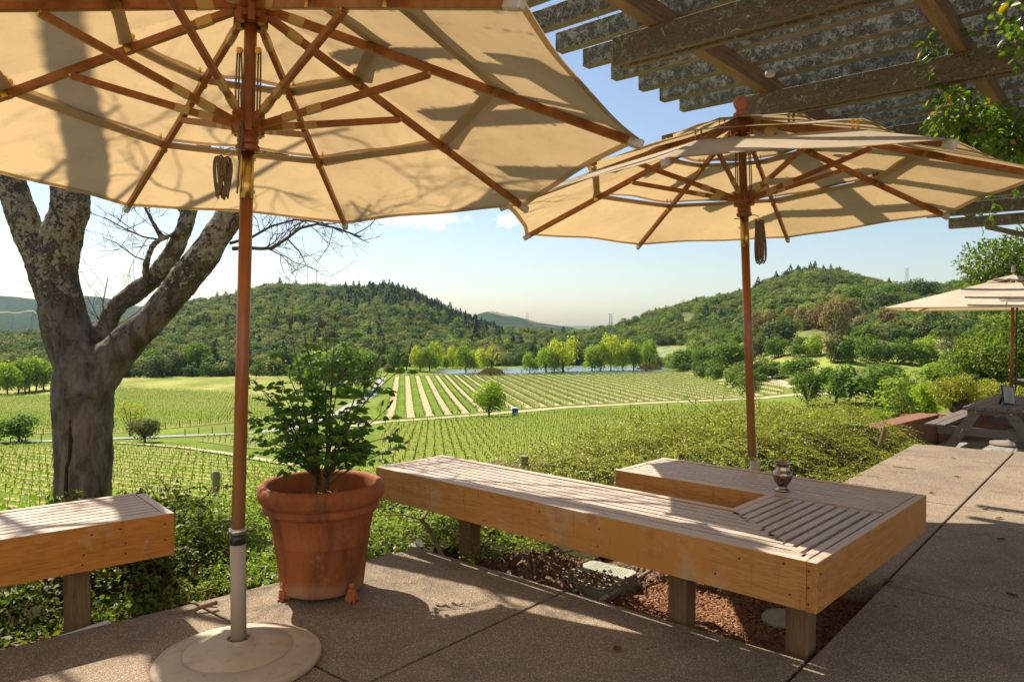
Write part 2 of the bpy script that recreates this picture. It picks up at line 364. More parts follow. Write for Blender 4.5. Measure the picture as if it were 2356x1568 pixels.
M['l_vinerow']=leaf('grapevine_leaf',(.13,.24,.018),(.25,.35,.035),.45,.6,.2,obj=.15)
M['flower']=leaf('white_petal',(.75,.74,.66),(.82,.78,.66),.35,.6,.2,tcol=(1,1,.9))
M['bud']=simple('rose_bud',(.10,.055,.03),(.055,.07,.02),30,rough=.6)
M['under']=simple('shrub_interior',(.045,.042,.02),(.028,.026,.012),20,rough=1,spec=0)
# ================================================================== PATIO FRAME
C0=G(1857,1518.7); A0=G(962.5,1258.6)
VP=(A0-C0).normalized(); UP=Vector((VP.y,-VP.x,0))        # u to the front right, v to the front left
PATIO=Matrix(((UP.x,VP.x,0,C0.x),(UP.y,VP.y,0,C0.y),(0,0,1,0),(0,0,0,1)))
def PF(u,v,z=0.): return PATIO@Vector((u,v,z))
PRZ=math.atan2(UP.y,UP.x)
def patio():
    mb=MB(); j=.007
    us=[-8.2,-5.4,-3.2,-1.25,0]
    # left of the bed, v from the joint at 1.15 to the outer edge (2.2 at the tip, 2.5 further left)
    def edge(u): return 2.21 if u>-.01 else 2.21+(-u)*.125 if u>-1 else 2.335+(-u-1)*.145
    for a,b in zip(us[:-1],us[1:]):
        mb.poly([PF(a+j,1.15+j),PF(b-(j if b<0 else 0),1.15+j),PF(b-(j if b<0 else 0),edge(b)),PF(a+j,edge(a))],-.13,0)
    for a,b in zip([-8.2,-4.1,-1.9],[-4.1,-1.9,0]):
        mb.poly([PF(a+j,0+j),PF(b-(j if b<0 else 0),0+j),PF(b-(j if b<0 else 0),1.15-j),PF(a+j,1.15-j)],-.13,0)
    g=[-8.2,-5.8,-3.4,-1.2,1.1,3.15,5.2,6.12]
    for a,b in zip(g[:-1],g[1:]):
        mb.poly([PF(a+j,-2.4+j),PF(b-j,-2.4+j),PF(b-j,-j),PF(a+j,-j)],-.13,0)
        mb.poly([PF(a+j,-4.8+j),PF(b-j,-4.8+j),PF(b-j,-2.4-j),PF(a+j,-2.4-j)],-.13,0)
        mb.poly([PF(a+j,-9+j),PF(b-j,-9+j),PF(b-j,-4.8-j),PF(a+j,-4.8-j)],-.13,0)
    for a,b in ((1.1,3.15),(3.15,5.2),(5.2,6.0)):
        mb.poly([PF(a+j,j),PF(b-j,j),PF(b-j,.88),PF(a+j,.88)],-.13,0)
    o=mb.build('patio',M['patio']); tag(o,kind='structure')
    b=o.modifiers.new('bevel','BEVEL'); b.width=.006; b.segments=2; b.limit_method='ANGLE'
    m2=MB(); m2.poly([PF(-8.2,-9),PF(6.1,-9),PF(6.1,-.0),PF(1.1,-.0),PF(1.1,-.004),PF(0.,-.004),PF(0,2.15),PF(-8.2,3.2)],-.16,-.02)
    tag(m2.build('joint_filler',simple('dark_joint',(.05,.04,.03),rough=.95)),kind='structure')
patio()
# ================================================================== OCTAGONAL UMBRELLAS
R_=1.54; DROP=.57; FO=.634; FI=.316; FS=.464; LH=2.572
def umbrella_parts(root):
    cs=[(math.cos(i*PI/4),math.sin(i*PI/4)) for i in range(8)]
    def ribp(i,f,lift=0): return Vector((cs[i%8][0]*R_*f,cs[i%8][1]*R_*f,LH-DROP*f+lift))
    def tier(name,f0,f1,l0,l1,scal,sag,hem_in,hem_out):
        nt,nf=12,9; vs=[];fs=[]
        hv=MB()
        def pt(i,t,q):
            f=f0+(f1-f0)*q; l=l0+(l1-l0)*q
            a=ribp(i,f,l); b=ribp(i+1,f,l); p=a.lerp(b,t); w=4*t*(1-t)
            c=math.cos(PI/8); 
            p.x*=1-scal*w*q; p.y*=1-scal*w*q; p.z+=DROP*f*scal*w*q*.9
            p.z-=sag*w*(.35+.65*q)*(.6+.4*math.sin(3*q+i)); p.z+=.006*math.sin(9*t+2.3*i)*w*q
            return p
        for i in range(8):
            o=len(vs)
            for a in range(nf+1):
                for b in range(nt+1): vs.append(pt(i,b/nt,a/nf))
            for a in range(nf):
                for b in range(nt):
                    k=o+a*(nt+1)+b; fs.append((k,k+nt+1,k+nt+2,k+1))
            for on,q,q2 in ((hem_out,1.,1-.03/(f1-f0)/R_),(hem_in,0.,.045/(f1-f0)/R_)):
                if not on: continue
                ring=[pt(i,b/nt,q) for b in range(nt+1)]; r2=[pt(i,b/nt,q2)for b in range(nt+1)]
                dz=Vector((0,0,-.004)); n=len(ring)
                hv.add([p+dz for p in ring]+[p+dz for p in r2],[(k,k+1,n+k+1,n+k) for k in range(n-1)])
        mb=MB(); mb.add(vs,fs); o=mb.build(name,M['canopy'],root,smooth=True)
        hv.build('hem',M['hem'] if hem_in and not hem_out else M['canopy'],o,smooth=True)
        return o
    tier('lower_canopy',FO-.018,1.0,.020,.022,.024,.016,True,True)
    tier('middle_canopy',FI-.012,FO+.035,.022,.077,.02,.020,True,True)
    tier('upper_canopy',0.0,FI+.035,.026,.079,.02,.012,False,True)
    # pole and fittings
    MB().tube([(0,0,.50),(0,0,1.2),(0,0,1.80)],.025,20).build('pole',M['pole'],root,smooth=True)
    MB().tube([(0,0,1.98),(0,0,LH+.05)],.0245,20).build('upper_pole',M['pole'],root,smooth=True)
    p=MB().tube([(0,0,1.79),(0,0,1.88),(0,0,1.881),(0,0,1.98)],[.0268,.0268,.0260,.0260],20).build('brass_sleeve',M['brass'],root,smooth=True)
    for z in (1.82,1.95): MB().tube([(-.006,-.022,z),(-.008,-.0298,z)],.006,10).build('screw',M['steel'],p)
    hubp=[(.03,2.03),(.046,2.035),(.050,2.05),(.040,2.062),(.044,2.075),(.040,2.09),(.052,2.105),(.064,2.12),(.066,2.165),(.058,2.175),(.03,2.178)]
    hubp=[(r_*.95,z_-.055) for r_,z_ in hubp]; h=MB().lathe(hubp,28)
    for i in range(8):
        c,s=math.cos(i*PI/4+PI/8),math.sin(i*PI/4+PI/8); h.bar((c*.048,s*.048,2.045),(c*.048,s*.048,2.13),.026,.026,up=(c,s,0))
    h.build('runner_hub',M['pole'],root)
    t=MB().lathe([(.03,LH-.075),(.062,LH-.07),(.068,LH-.02),(.06,LH+.01),(.0,LH+.015)],28)
    for i in range(8):
        c,s=math.cos(i*PI/4+PI/8),math.sin(i*PI/4+PI/8); t.bar((c*.052,s*.052,LH-.09),(c*.052,s*.052,LH-.01),.026,.026,up=(c,s,0))
    t.build('top_hub',M['pole'],root)
    fp=[(.02,LH-.022+.03),(.045,LH-.022+.045),(.047,LH-.022+.062),(.034,LH-.022+.072),(.026,LH-.022+.08),(.034,LH-.022+.092)]+[(.045*math.sin(a),LH-.022+.128-.045*math.cos(a)) for a in [x*PI/10 for x in range(3,11)]]
    MB().lathe(fp,24).build('finial',M['terra_knob'],root,smooth=True)
    for i in range(8):
        c,s=cs[i]; a=ribp(i,.04); b=ribp(i,.985)
        d=(b-a).normalized()
        rb=MB().bar((0,0,0),(0,0,0.0001) if 0 else (1,0,0),1,1) if 0 else None
        rib=MB().bar(a,b,.023,.034,bev=.003).build('rib',M['rib_l'],root)
        f_=MB().bar(a+d*.10,a+d*.165,.0245,.0355).build('ferrule',M['ferrule'],rib)
        MB().bar(b-d*.03,b+d*.035,.027,.038,bev=.005).build('end_cap',M['cap'],rib)
        for fr in (FO,FI):
            k=ribp(i,fr,.03); br=MB(); br.bar(k-d*.012+Vector((0,0,-.03)),k+d*.012+Vector((0,0,-.03)),.031,.03)
            x=Vector((-s,c,0))
            for sg in (-1,1):
                for (dz,r) in ((.028,.014),(-.0,.011)):
                    br.tube([k+x*sg*.013+Vector((0,0,dz)),k+x*sg*.016+Vector((0,0,dz))],r,10)
            br.build('bracket',M['brass'],rib)
        e=ribp(i,FS,-.022); st=Vector((c*.05,s*.05,2.085))
        sd=(e-st).normalized()
        so=MB().bar(st,e,.021,.028,bev=.003).build('strut',M['rib_l'],root)
        sf=MB(); sf.bar(st+sd*.09,st+sd*.15,.0225,.0295); sf.bar(st+sd*.19,st+sd*.25,.0225,.0295); sf.build('ferrule',M['ferrule'],so)
        x=Vector((-s,c,0)); MB().tube([e-x*.0135,e+x*.0135],.006,8).build('pivot_pin',M['brass'],so)
M['terra_knob']=simple('painted_knob',(.42,.13,.05),(.33,.095,.035),8,rough=.4,spec=.4)
M['rib_l']=simple('teak_rib_varnish',(.34,.122,.026),(.20,.066,.014),6,(4,4,4),rough=.38,spec=.4,bump=.05)
M['ferrule']=simple('pale_brass_ferrule',(.50,.36,.17),(.40,.26,.11),9,rough=.45,metal=.5)
def rope_set(root,side=-1,long=0):
    rp=MB()
    for sx in (-1,1):
        x=.037*sx
        for k,(dx,z0,z1) in enumerate(((0,2.11,2.365),(.009,2.09,2.37))):
            rp.tube([(x+dx*sx,-.012,z0),(x+dx*sx*1.3,-.012,(z0+z1)/2),(x+dx*sx,-.012,z1)],.0035,6)
    rp.tube([(.006,-.045,2.35),(-.01,-.06,2.19),(.002,-.066,2.04),(-.012,-.052,1.92),(-.02,-.045,1.80)],.0035,6)
    rp.tube([(-.02,-.04,2.36),(-.004,-.062,2.22),(-.006,-.066,2.06),(-.016,-.05,1.93)],.0035,6)
    r=random.Random(3)
    for k in range(7):
        cx=side*(.058+.010*k*.7); dz=r.uniform(-.012,.012); w=.006+.005*r.random(); pts=[]
        top=1.945+dz*.5; bot=1.79+dz-long; yb=-.035-.012*r.random()
        for q in range(17):
            a=2*PI*q/16; pts.append((cx+w*math.cos(a)*1.2,yb+.012*math.sin(a*2),(top+bot)/2+(top-bot)/2*math.sin(a)))
        rp.tube(pts,.0042,6)
    rp.build('rope',M['rope'],root,smooth=True)
    hk=MB(); hk.tube([(0,-.028,1.975),(side*.05,-.04,1.98),(side*.075,-.045,1.97),(side*.075,-.045,1.95),(side*.05,-.045,1.957)],.003,6); hk.tube([(-side*.02,0,1.967),(-side*.065,-.01,1.965)],.003,6)
    hk.build('rope_hook',M['brass'],root)
    for sx in (-1,1):
        pl=MB(); pl.box((sx*.037-.009,-.02,2.365),(sx*.037+.009,-.004,2.39)); pl.tube([(sx*.037-.012,-.012,2.378),(sx*.037+.012,-.012,2.378)],.007,8)
        pl.build('pulley',M['brass'],root)
def umb_matrix(loc,tx,ty,ph):
    n=Vector((math.sin(tx),math.sin(ty),1)).normalized(); a=(Vector((1,0,0))-n*n.x).normalized(); b=n.cross(a)
    m=Matrix(((a.x,b.x,n.x,loc[0]),(a.y,b.y,n.y,loc[1]),(a.z,b.z,n.z,loc[2]),(0,0,0,1)))
    return m@Matrix.Rotation(PI-ph,4,'Z')
def stand(root,rot_inv,base=True,dz=0.,collar=True):
    tb=MB().tube([(0,0,.06+dz),(0,0,.50+dz)],.0290,24).build('stand_tube',M['tube'],root,smooth=True); tb.matrix_parent_inverse=rot_inv
    if base:
        R=.307
        pr=[(0,.105),(.052,.103),(.052,.113),(.047,.122),(.038,.126)][::-1]
        prof=[(.0,.0),(R-.006,.0),(R,.006),(R+.001,.020),(R-.006,.028),(R-.020,.033),(R-.023,.0315),(R-.026,.034),(.206,.052),(.202,.0495),(.198,.055),(.11,.073),(.055,.081),(.053,.091),(.047,.094),(.041,.091),(.041,.083),(.030,.083)]
        b=MB().lathe(prof,96,close=False).build('base',M['base'],root,smooth=True); b.matrix_parent_inverse=rot_inv
        b.modifiers.new('es','EDGE_SPLIT').split_angle=math.radians(50)
    if not collar: return
    c=MB().tube([(0,0,.455+dz),(0,0,.495+dz)],.0303,24).build('black_collar',M['black'],root,smooth=True); c.matrix_parent_inverse=rot_inv
    c=MB().tube([(0,0,.497+dz),(0,0,.515+dz)],.0322,24).build('steel_ring',M['steel'],root,smooth=True); c.matrix_parent_inverse=rot_inv
u1m=umb_matrix((-1.052,2.771,0),.006,.078,.811)
U1=thing('market_umbrella','large tan octagonal market umbrella on a round resin base beside the terracotta pot','umbrella',mat=u1m,group='octagonal market umbrellas')
umbrella_parts(U1)
# second octagonal umbrella: a copy of every part
U2=U1.copy(); COL.objects.link(U2)
for ch in kids(U1): copy_tree(ch,U2)
u2m=umb_matrix((1.487,4.494,-.025),-.03,.033,.522); U2.matrix_world=u2m
U2['label']='tan octagonal market umbrella standing behind the U shaped bench under the pergola edge'
def face_cam(m,loc): # rotate fittings so that the rope faces the viewer: returns child correction
    return Matrix.Rotation(-(PI-0),4,'Z')
for U,m,sd,lg,ph in ((U1,u1m,-1,0,.81),(U2,u2m,1,.10,.522)):
    tmp=thing('rope_temp','x','x'); rope_set(tmp,sd,lg)
    for c in kids(tmp):
        c.parent=U; c.matrix_parent_inverse=Matrix.Rotation(-(PI-ph),4,'Z')
    bpy.data.objects.remove(tmp)
stand(U1,u1m.inverted()@Matrix.Translation((-1.05,2.81,0)),True)
stand(U2,u2m.inverted()@Matrix.Translation((1.487,4.494,-.05)),True,0,False)
# ================================================================== BENCHES
def bench_u():
    p0=G(1880.4,1295.3,.445); pl=G(864.7,1072.8,.445); ax=(pl-p0); LEN=ax.length; rz=math.atan2(ax.y,ax.x)-PI/2
    root=thing('bench','U shaped slatted wooden bench with cedar skirt built over the mulch bed','bench',(p0.x,p0.y,0),rz)
    z0,z1=.262,.445; WT=1.43; aw=.53; ew=.55; bl=1.50; t=.038
    # local x = u (across), y = v (along)
    def sk(name,lo,hi,m): return MB().box(lo,hi,bev=.002).build(name,m,root)
    sk('skirt_board',(0,t+.001,z0),(t,LEN,z1),M['skirt_y'])          # front long board
    sk('skirt_board',(0.0,0,z0),(WT,t,z1),M['skirt_x'])               # end board
    sk('skirt_board',(t+.001,LEN-t,z0),(aw-t-.001,LEN-.001,z1-.001),M['skirt_x'])
    sk('skirt_board',(aw-t,ew,z0),(aw,LEN,z1),M['skirt_y'])
    sk('skirt_board',(aw+.001,ew,z0),(.90,ew+t,z1-.001),M['skirt_x'])
    sk('skirt_board',(.90,ew+.001,z0),(.90+t,bl,z1),M['skirt_y'])
    sk('skirt_board',(.90+t+.001,bl-t,z0),(WT-t-.001,bl-.001,z1-.001),M['skirt_x'])
    sk('skirt_board',(WT-t,t+.001,z0),(WT,bl,z1),M['skirt_y'])
    zs0,zs1=z1-.042,z1-.002
    # front arm slats (stepped mitre against the end slats)
    n=8; x0=t+.009; x1=aw-t-.004; pitch=(x1-x0)/n
    steps=[]
    for i in range(n):
        a=x0+pitch*i; b=a+pitch-.0145
        ve=t+ (ew-t)*(i+.75)/n - .02
        MB().box((a,ve,zs0),(b,LEN-t-.004,zs1),bev=.0015).build('slat',M['slat_y'],root); steps.append((b,ve))
    ne=10; y0=t+.009; py=(ew-t)/ne
    for i in range(ne):
        a=y0+py*i; b=a+py-.017
        if i==ne-1: b=ew-.001
        us=x0+pitch*(i+1)*n/ne -.006
        MB().box((us-pitch*.9+.01 if i else t+.004,a,zs0),(.898,b,zs1),bev=.0015).build('slat',M['slat_x'],root)
    n2=8; xa=.90+t+.004; xb=WT-t-.006; pp=(xb-xa)/n2
    for i in range(n2):
        a=xa+pp*i; MB().box((a,t+.006,zs0),(a+pp-.0125,bl-t-.004,zs1),bev=.0015).build('slat',M['slat_y'],root)
    # bearers under the slats, tapered at the ends
    for (xa,xb,y) in ((.03,aw-.03,2.16),(.03,aw-.03,1.95),(.03,aw-.03,.80),(.03,aw-.03,.58),(.95,WT-.03,1.2),(.03,aw-.03,.16)):
        b=MB(); b.add([(xa,y-.02,z0+.02),(xb,y-.02,z0+.02),(xb,y-.02,z0-.005),(xb-.12,y-.02,z0-.05),(xa+.12,y-.02,z0-.05),(xa,y-.02,z0-.005),
            (xa,y+.02,z0+.02),(xb,y+.02,z0+.02),(xb,y+.02,z0-.005),(xb-.12,y+.02,z0-.05),(xa+.12,y+.02,z0-.05),(xa,y+.02,z0-.005)],
            [(0,1,2,3,4,5),(11,10,9,8,7,6)]+[(i,(i+6),(i+1)%6+6,(i+1)%6) for i in range(6)]).build('bearer',M['skirt_x'],root)
    for (x,y) in ((.26,2.06),(.26,.69),(.30,.175),(1.15,1.25),(1.08,.78)):
        MB().box((x-.045,y-.045,-.3),(x+.045,y+.045,z0+.03),bev=.004).build('leg',M['post'],root)
    r=random.Random(5)
    def nail(c,M_): MB().lathe([(0,.0012),(.0045,.0012),(.0045,-.002)],8,c=c,M=M_).build('nail',M['nail'],root)
    X_=Matrix.Rotation(-PI/2,4,'Y')
    for y in (.08,.36,.9,1.3,1.75,2.1,2.35,2.52):
        for z in (.30,.40): nail((0,y+r.uniform(-.07,.07),z+r.uniform(-.02,.02)),X_)
    for z in (.29,.35,.41): nail((0,.03,z),X_); nail((.03,0,z-.01),Matrix.Rotation(PI/2,4,'X'))
    return root
bench_u()
def bench_left():
    p0=G(401,1178.6,.445); d=(G(0,1241,.445)-p0).normalized(); rz=math.atan2(-d.y,-d.x)
    # local x along the bench (front edge on y=0, end at x=0, bench runs to -x), y = to the back
    root=thing('bench','straight slatted wooden bench with orange cedar skirt in front of the bare tree','bench',(p0.x,p0.y,0),rz)
    z0,z1=.255,.445; wd=.545; L=2.9; t=.038
    sk=lambda lo,hi,m: MB().box(lo,hi,bev=.002).build('skirt_board',m,root)
    sk((-L,0,z0),(0,t,z1),M['skirt_orange']); sk((-t,t+.001,z0),(-.001,wd-.001,z1-.001),M['skirt_y']); sk((-L,wd-t,z0),(-.002,wd,z1-.001),M['skirt_orange']); sk((-L,t+.001,z0),(-L+t,wd-t-.001,z1-.002),M['skirt_y'])
    n=8; a0=t+.008; pp=(wd-2*t-.012)/n
    for i in range(n):
        a=a0+pp*i; MB().box((-L+t+.004,a,z1-.042),(-t-.004,a+pp-.0125,z1-.002),bev=.0015).build('slat',M['slat_x'],root)
    for x in (-.36,-2.4):
        MB().box((x-.045,.12,-.25),(x+.045,.21,z0+.03),bev=.004).build('leg',M['post'],root)
    for x,z in ((-.04,.40),(-.04,.33),(-.22,.41),(-.2,.345),(-.2,.30),(-.33,.405),(-.36,.325),(-.365,.285),(-.9,.3),(-.92,.4)):
        MB().lathe([(0,.0012),(.0045,.0012),(.0045,-.002)],8,c=(x,0,z),M=Matrix.Rotation(PI/2,4,'X')).build('nail',M['nail'],root)
bench_left()
# ================================================================== POT, ROSE, CAT FEET
PC=G(742,1357)
def pot():
    root=thing('flower_pot','large round terracotta pot with a thick rolled rim holding the rose bush','pot',(PC.x,PC.y,0))
    z=.022
    prof=[(.0,z),(.186,z),(.197,z+.012),(.202,z+.05),(.210,z+.12),(.223,z+.225),(.228,z+.232),(.228,z+.240),(.225,z+.247),(.248,z+.37),(.254,z+.378),(.272,z+.386),(.275,z+.398),(.271,z+.410),(.266,z+.417),(.279,z+.424),(.293,z+.440),(.299,z+.462),(.298,z+.485),(.289,z+.505),(.274,z+.513),(.260,z+.506),(.254,z+.49),(.250,z+.44),(.246,z+.40)]
    MB().lathe(prof,72,close=False).build('body',M['terra'],root,smooth=True)
    MB().lathe([(.0,.425),(.12,.43),(.22,.42),(.252,.415)],48,close=False).build('potting_mix',M['soil'],root,smooth=True)
    P=[];r=np.random.default_rng(3); n=420
    a=r.uniform(0,2*PI,n); q=.24*np.sqrt(r.uniform(0,1,n)); P=np.stack([q*np.cos(a),q*np.sin(a),np.full(n,.428)+r.uniform(0,.008,n)],1)
    D=r.normal(size=(n,3))*[1,1,.3]; N=np.tile([0,0,1.],(n,1))+r.normal(size=(n,3))*.3
    v,f=leaf_quads(P,D,N,r.uniform(.015,.04,n),r.uniform(.006,.014,n),.1); np_mesh('bark_chips',v,f,M['mulch_chip'],root)
pot()
def rose():
    root=thing('rose_bush','leafy green rose bush with upright budded stems growing in the terracotta pot','plant',(PC.x,PC.y,.425))
    r=random.Random(11); rn=np.random.default_rng(11); base=Vector((PC.x,PC.y,.425))
    tips=[(701,751),(770,748),(671,763),(750,762),(659,848),(637,863),(765,862),(782,869),(870,820),(914,830),(938,836),(885,945),(917,1030),(897,1004),(588,880),(604,900),(575,955),(590,1010),(648,905),(690,900),(835,905),(610,1040),(860,1050),(820,985),(742,900),(720,835),(640,960),(800,940),(650,1040),(830,1040)]
    st=MB(); LP=[];LD=[];LN=[];LS=[]
    def leaflet(p,d,s):
        LP.append(p);LD.append(d);LN.append(Vector((r.gauss(0,.6),r.gauss(0,.6)-.7,.75)));LS.append(s)
    def compound(p,d,s):
        d=d.normalized(); side=d.cross(Vector((0,0,1)))
        if side.length<.1: side=Vector((1,0,0))
        side.normalize()
        pet=[p,p+d*s*.9,p+d*s*1.8+Vector((0,0,-.1*s))]; st.tube(pet,.0012,4)
        leaflet(pet[2],d+Vector((0,0,-.25)),s*1.25)
        for q in (1,2):
            for sg in (-1,1): leaflet(pet[q],d*.35+side*sg+Vector((0,0,-.1)),s*(.8+.2*q))
    for k,(x,y) in enumerate(tips):
        tgt=W(x,y,PC.y+r.uniform(-.16,.18))-base
        h0=r.uniform(.07,.2); p0=(Vector((-.028,.005,h0)) if tgt.x<.01 else Vector((.02,.005,h0*.9)))+Vector((r.gauss(0,.008),r.gauss(0,.008),0)); mid=p0+Vector((tgt.x*.28,tgt.y*.3,tgt.z*.45)); pts=[]
        for i in range(9):
            t=i/8; p=p0*(1-t)**2+mid*2*t*(1-t)+tgt*t*t; p+=Vector((r.gauss(0,.004),r.gauss(0,.004),0))*(1 if 0<i<8 else 0); pts.append(p)
        st.tube(pts,[.0042*(1-i/8)+.0016 for i in range(9)],6)
        L=tgt.length; bare = k<14
        for i in range(1,9):
            t=i/8
            nl=r.choice((1,2,2)) if t>.28 else 0
            if bare and t>.72: nl=r.choice((1,1,2)) if t<.95 else 0
            for _ in range(nl):
                a=r.uniform(0,2*PI); d=Vector((math.cos(a),math.sin(a),r.uniform(-.25,.5)))
                compound(pts[i]*1.0,d,r.uniform(.026,.042) if not bare or t<.7 else r.uniform(.036,.056))
        if k<22:
            d=(pts[8]-pts[7]).normalized()
            for q in range(r.choice((1,2,3,4)) if k<14 else 1):
                dd=(d+Vector((r.gauss(0,.35),r.gauss(0,.2),r.uniform(0,.3)))).normalized(); a=pts[8]-d*.03*q*.6; b=a+dd*r.uniform(.025,.05)
                st.tube([a,b],.0012,4); MB().tube([b,b+dd*.007,b+dd*.019,b+dd*.033],[.002,.0062,.0055,.0008],6).build('bud',M['bud'],root,smooth=True)
    # dense body
    for _ in range(70):
        a=r.uniform(0,2*PI); el=r.uniform(-.9,1.); q=r.uniform(.25,1)**.6*(.62+.38*(el+.9)/1.9)
        p=Vector((.275*math.cos(a)*math.sqrt(max(0,1-el*el))*q,.25*math.sin(a)*math.sqrt(max(0,1-el*el))*q,.29+.215*el*q))
        compound(p,Vector((math.cos(a),math.sin(a),r.uniform(-.5,.4))),r.uniform(.026,.042))
    for _ in range(26):
        a=r.uniform(0,2*PI); e=Vector((.22*math.cos(a),.2*math.sin(a),r.uniform(.2,.42))); st.tube([(-.02 if math.cos(a)<0 else .02,0,.12),e*.5+Vector((0,0,.06)),e],[.003,.0025,.0013],5)
    st.tube([(-.03,0,-.04),(-.035,0,.06),(-.026,.006,.16),(-.03,.005,.22)],[.014,.012,.009,.005],8); st.tube([(.01,.0,-.04),(.012,.0,.07),(.024,.006,.18),(.02,.005,.22)],[.010,.009,.007,.004],8); st.tube([(.02,0,.03),(.075,-.01,.06)],[.006,.004],6)
    st.build('stems',M['stem'],root,smooth=True)
    ar=lambda l: np.array([tuple(q) for q in l])
    s=np.array(LS); v,f=leaf_quads2(ar(LP),ar(LD),ar(LN),s,s*.58); np_mesh('leaves',v,f,M['l_rose'],root)
def leaf_quads2(P,D,N,L,Wd):
    """rounder leaf: two quads folded along the midrib"""
    D=unit(D); X=unit(np.cross(D,N)); N=np.cross(X,D); L=L[:,None]; Wd=Wd[:,None]
    a=P; t=P+D*L-N*L*.12; c=P+D*L*.5+N*L*.02
    l1=P+D*L*.28-X*Wd*.46+N*Wd*.13; l2=P+D*L*.68-X*Wd*.40+N*Wd*.08; r1=P+D*L*.28+X*Wd*.46+N*Wd*.13; r2=P+D*L*.68+X*Wd*.40+N*Wd*.08
    V=np.stack([a,r1,r2,t,l2,l1],1).reshape(-1,3); n=len(P); b=np.arange(n)[:,None]*6
    Fq=np.concatenate([b+np.array([[0,1,2,3]]),b+np.array([[0,3,4,5]])],1).reshape(-1,4)
    return V,Fq
rose()
def cat(x,y,ang,lab):
    p=G(x,y); root=tag(None or bpy.data.objects.new('cat_figurine',None)); COL.objects.link(root); root.location=(p.x,p.y,0); root.rotation_euler=(0,0,ang)
    tag(root,lab,'pot foot')
    mb=MB()
    mb.lathe([(0,0),(.024,0),(.029,.012),(.027,.03),(.020,.052),(.014,.064),(.0,.07)],16,c=(0,.006,0))
    def ball(c,rx,ry,rz): 
        mb.lathe([(math.sin(a)*1,-math.cos(a)) for a in [i*PI/8 for i in range(9)]],14,c=c,M=Matrix.Diagonal((rx,ry,rz,1)))
    ball((0,-.006,.076),.0155,.016,.015); ball((0,-.021,.072),.007,.008,.006)
    for s in (-1,1):
        mb.add([(s*.003,-.004,.087),(s*.014,-.004,.085),(s*.0085,-.001,.083),(s*.011,-.004,.103)],[(0,1,3),(1,2,3),(2,0,3),(0,2,1)])
        mb.tube([(s*.010,-.016,.05),(s*.010,-.022,.02),(s*.010,-.024,.004)],[.008,.007,.007],8); ball((s*.010,-.029,.006),.008,.012,.006); ball((s*.022,.006,.014),.012,.018,.014)
    mb.tube([(.0,.03,.01),(.02,.034,.008),(.03,.02,.008)],[.006,.006,.004],8)
    o=mb.build('body',M['cat'],root,smooth=True); rm=o.modifiers.new('r','REMESH'); rm.mode='VOXEL'; rm.voxel_size=.0025; rm.use_smooth_shade=True; o.modifiers.new('s','SMOOTH').iterations=3
cat(655,1378,-.35,'orange clay cat figurine sitting at the left foot of the terracotta pot')
cat(809,1383,.25,'orange clay cat figurine sitting at the right foot of the terracotta pot')
# ================================================================== VASE
def vase():
    p=G(1800,1129,.443); root=thing('vase','small tarnished silver vase with one side handle standing on the bench','vase',(p.x,p.y,.4455),.3)
    z=1.0
    prof=[(0,0),(.034,0),(.036,.004),(.033,.009),(.026,.014),(.022,.022),(.027,.030),(.040,.050),(.0475,.072),(.0485,.088),(.045,.098),(.036,.104),(.0335,.107),(.0335,.112),(.031,.116),(.031,.130),(.034,.136),(.044,.1425),(.0455,.1445),(.042,.1445),(.032,.138),(.029,.12),(.03,.1)]
    MB().lathe(prof,48,close=False).build('body',M['silver'],root,smooth=True)
    MB().tube([(.042,0,.06),(.056,0,.07),(.061,0,.09),(.056,0,.108),(.044,0,.112),(.036,0,.108)],.0032,8).build('handle',M['silver'],root,smooth=True)
    g=MB()
    for s in (-1,0,1):
        pts=[]
        for i in range(13):
            t=i/12; a=-PI/2-.5+s*.75+ .9*t; zz=.045+.05*math.sin(t*PI*.9); rr=.0486 if zz>.07 else .041+(zz-.05)*.36+.0012
            pts.append(((rr+.0)*math.cos(a),(rr)*math.sin(a),zz))
        g.tube(pts,.0013,5)
    g.build('engraving',M['silver_dark'],root)
vase()
# ================================================================== THINGS IN THE BED
def valve():
    a=G(1286,1312,.0);b=G(1396,1340,.0);c=G(1462.7,1308.6,.0)
    u=(c-b).normalized(); rz=math.atan2(u.y,u.x); ctr=(a+c)/2+Vector((.0,.0,0))
    root=thing('valve_box','green plastic irrigation valve box half buried in soil under the bench','utility box',(ctr.x,ctr.y,-.150),rz)
    def rr(w,d,r,n=5):
        pts=[]
        for cx,cy,a0 in ((w-r,d-r,0),(-w+r,d-r,PI/2),(-w+r,-d+r,PI),(w-r,-d+r,1.5*PI)):
            for i in range(n+1):
                q=a0+PI/2*i/n; pts.append((cx+r*math.cos(q),cy+r*math.sin(q)))
        return pts
    w,d=.175,.155
    mb=MB(); lo=rr(w+.012,d+.012,.05); hi=rr(w,d,.045); n=len(lo)
    mb.add([(x,y,0) for x,y in lo]+[(x,y,.118) for x,y in hi],[(i,(i+1)%n,n+(i+1)%n,n+i) for i in range(n)]+[tuple(range(n,2*n))]); mb.build('body',M['valve'],root)
    mb=MB().poly(rr(w-.004,d-.004,.042),.119,.132); mb.build('lid',M['valve_lid'],root,bevel=.003)
    g=MB()
    for i in range(13):
        for j in range(11):
            x=-w+.08+i*.018;y=-d+.045+j*.020
            g.bar((x-.005,y-.004,.1325),(x+.005,y+.004,.1325),.003,.0025)
    g.build('tread_pattern',M['valve'],root)
    return ctr
VC=valve()
pa=G(1395,1372,-.06);pb=G(1466,1330,-.06)
d_=(pb-pa).normalized(); pi_=MB().tube([pa-d_*.1,pa+(pb-pa)*.33,pb+d_*.3],.0105,10)
for q in (.0,.32,.66): pi_.tube([pa+(pb-pa)*q-d_*.012,pa+(pb-pa)*q+d_*.012],.0135,10)
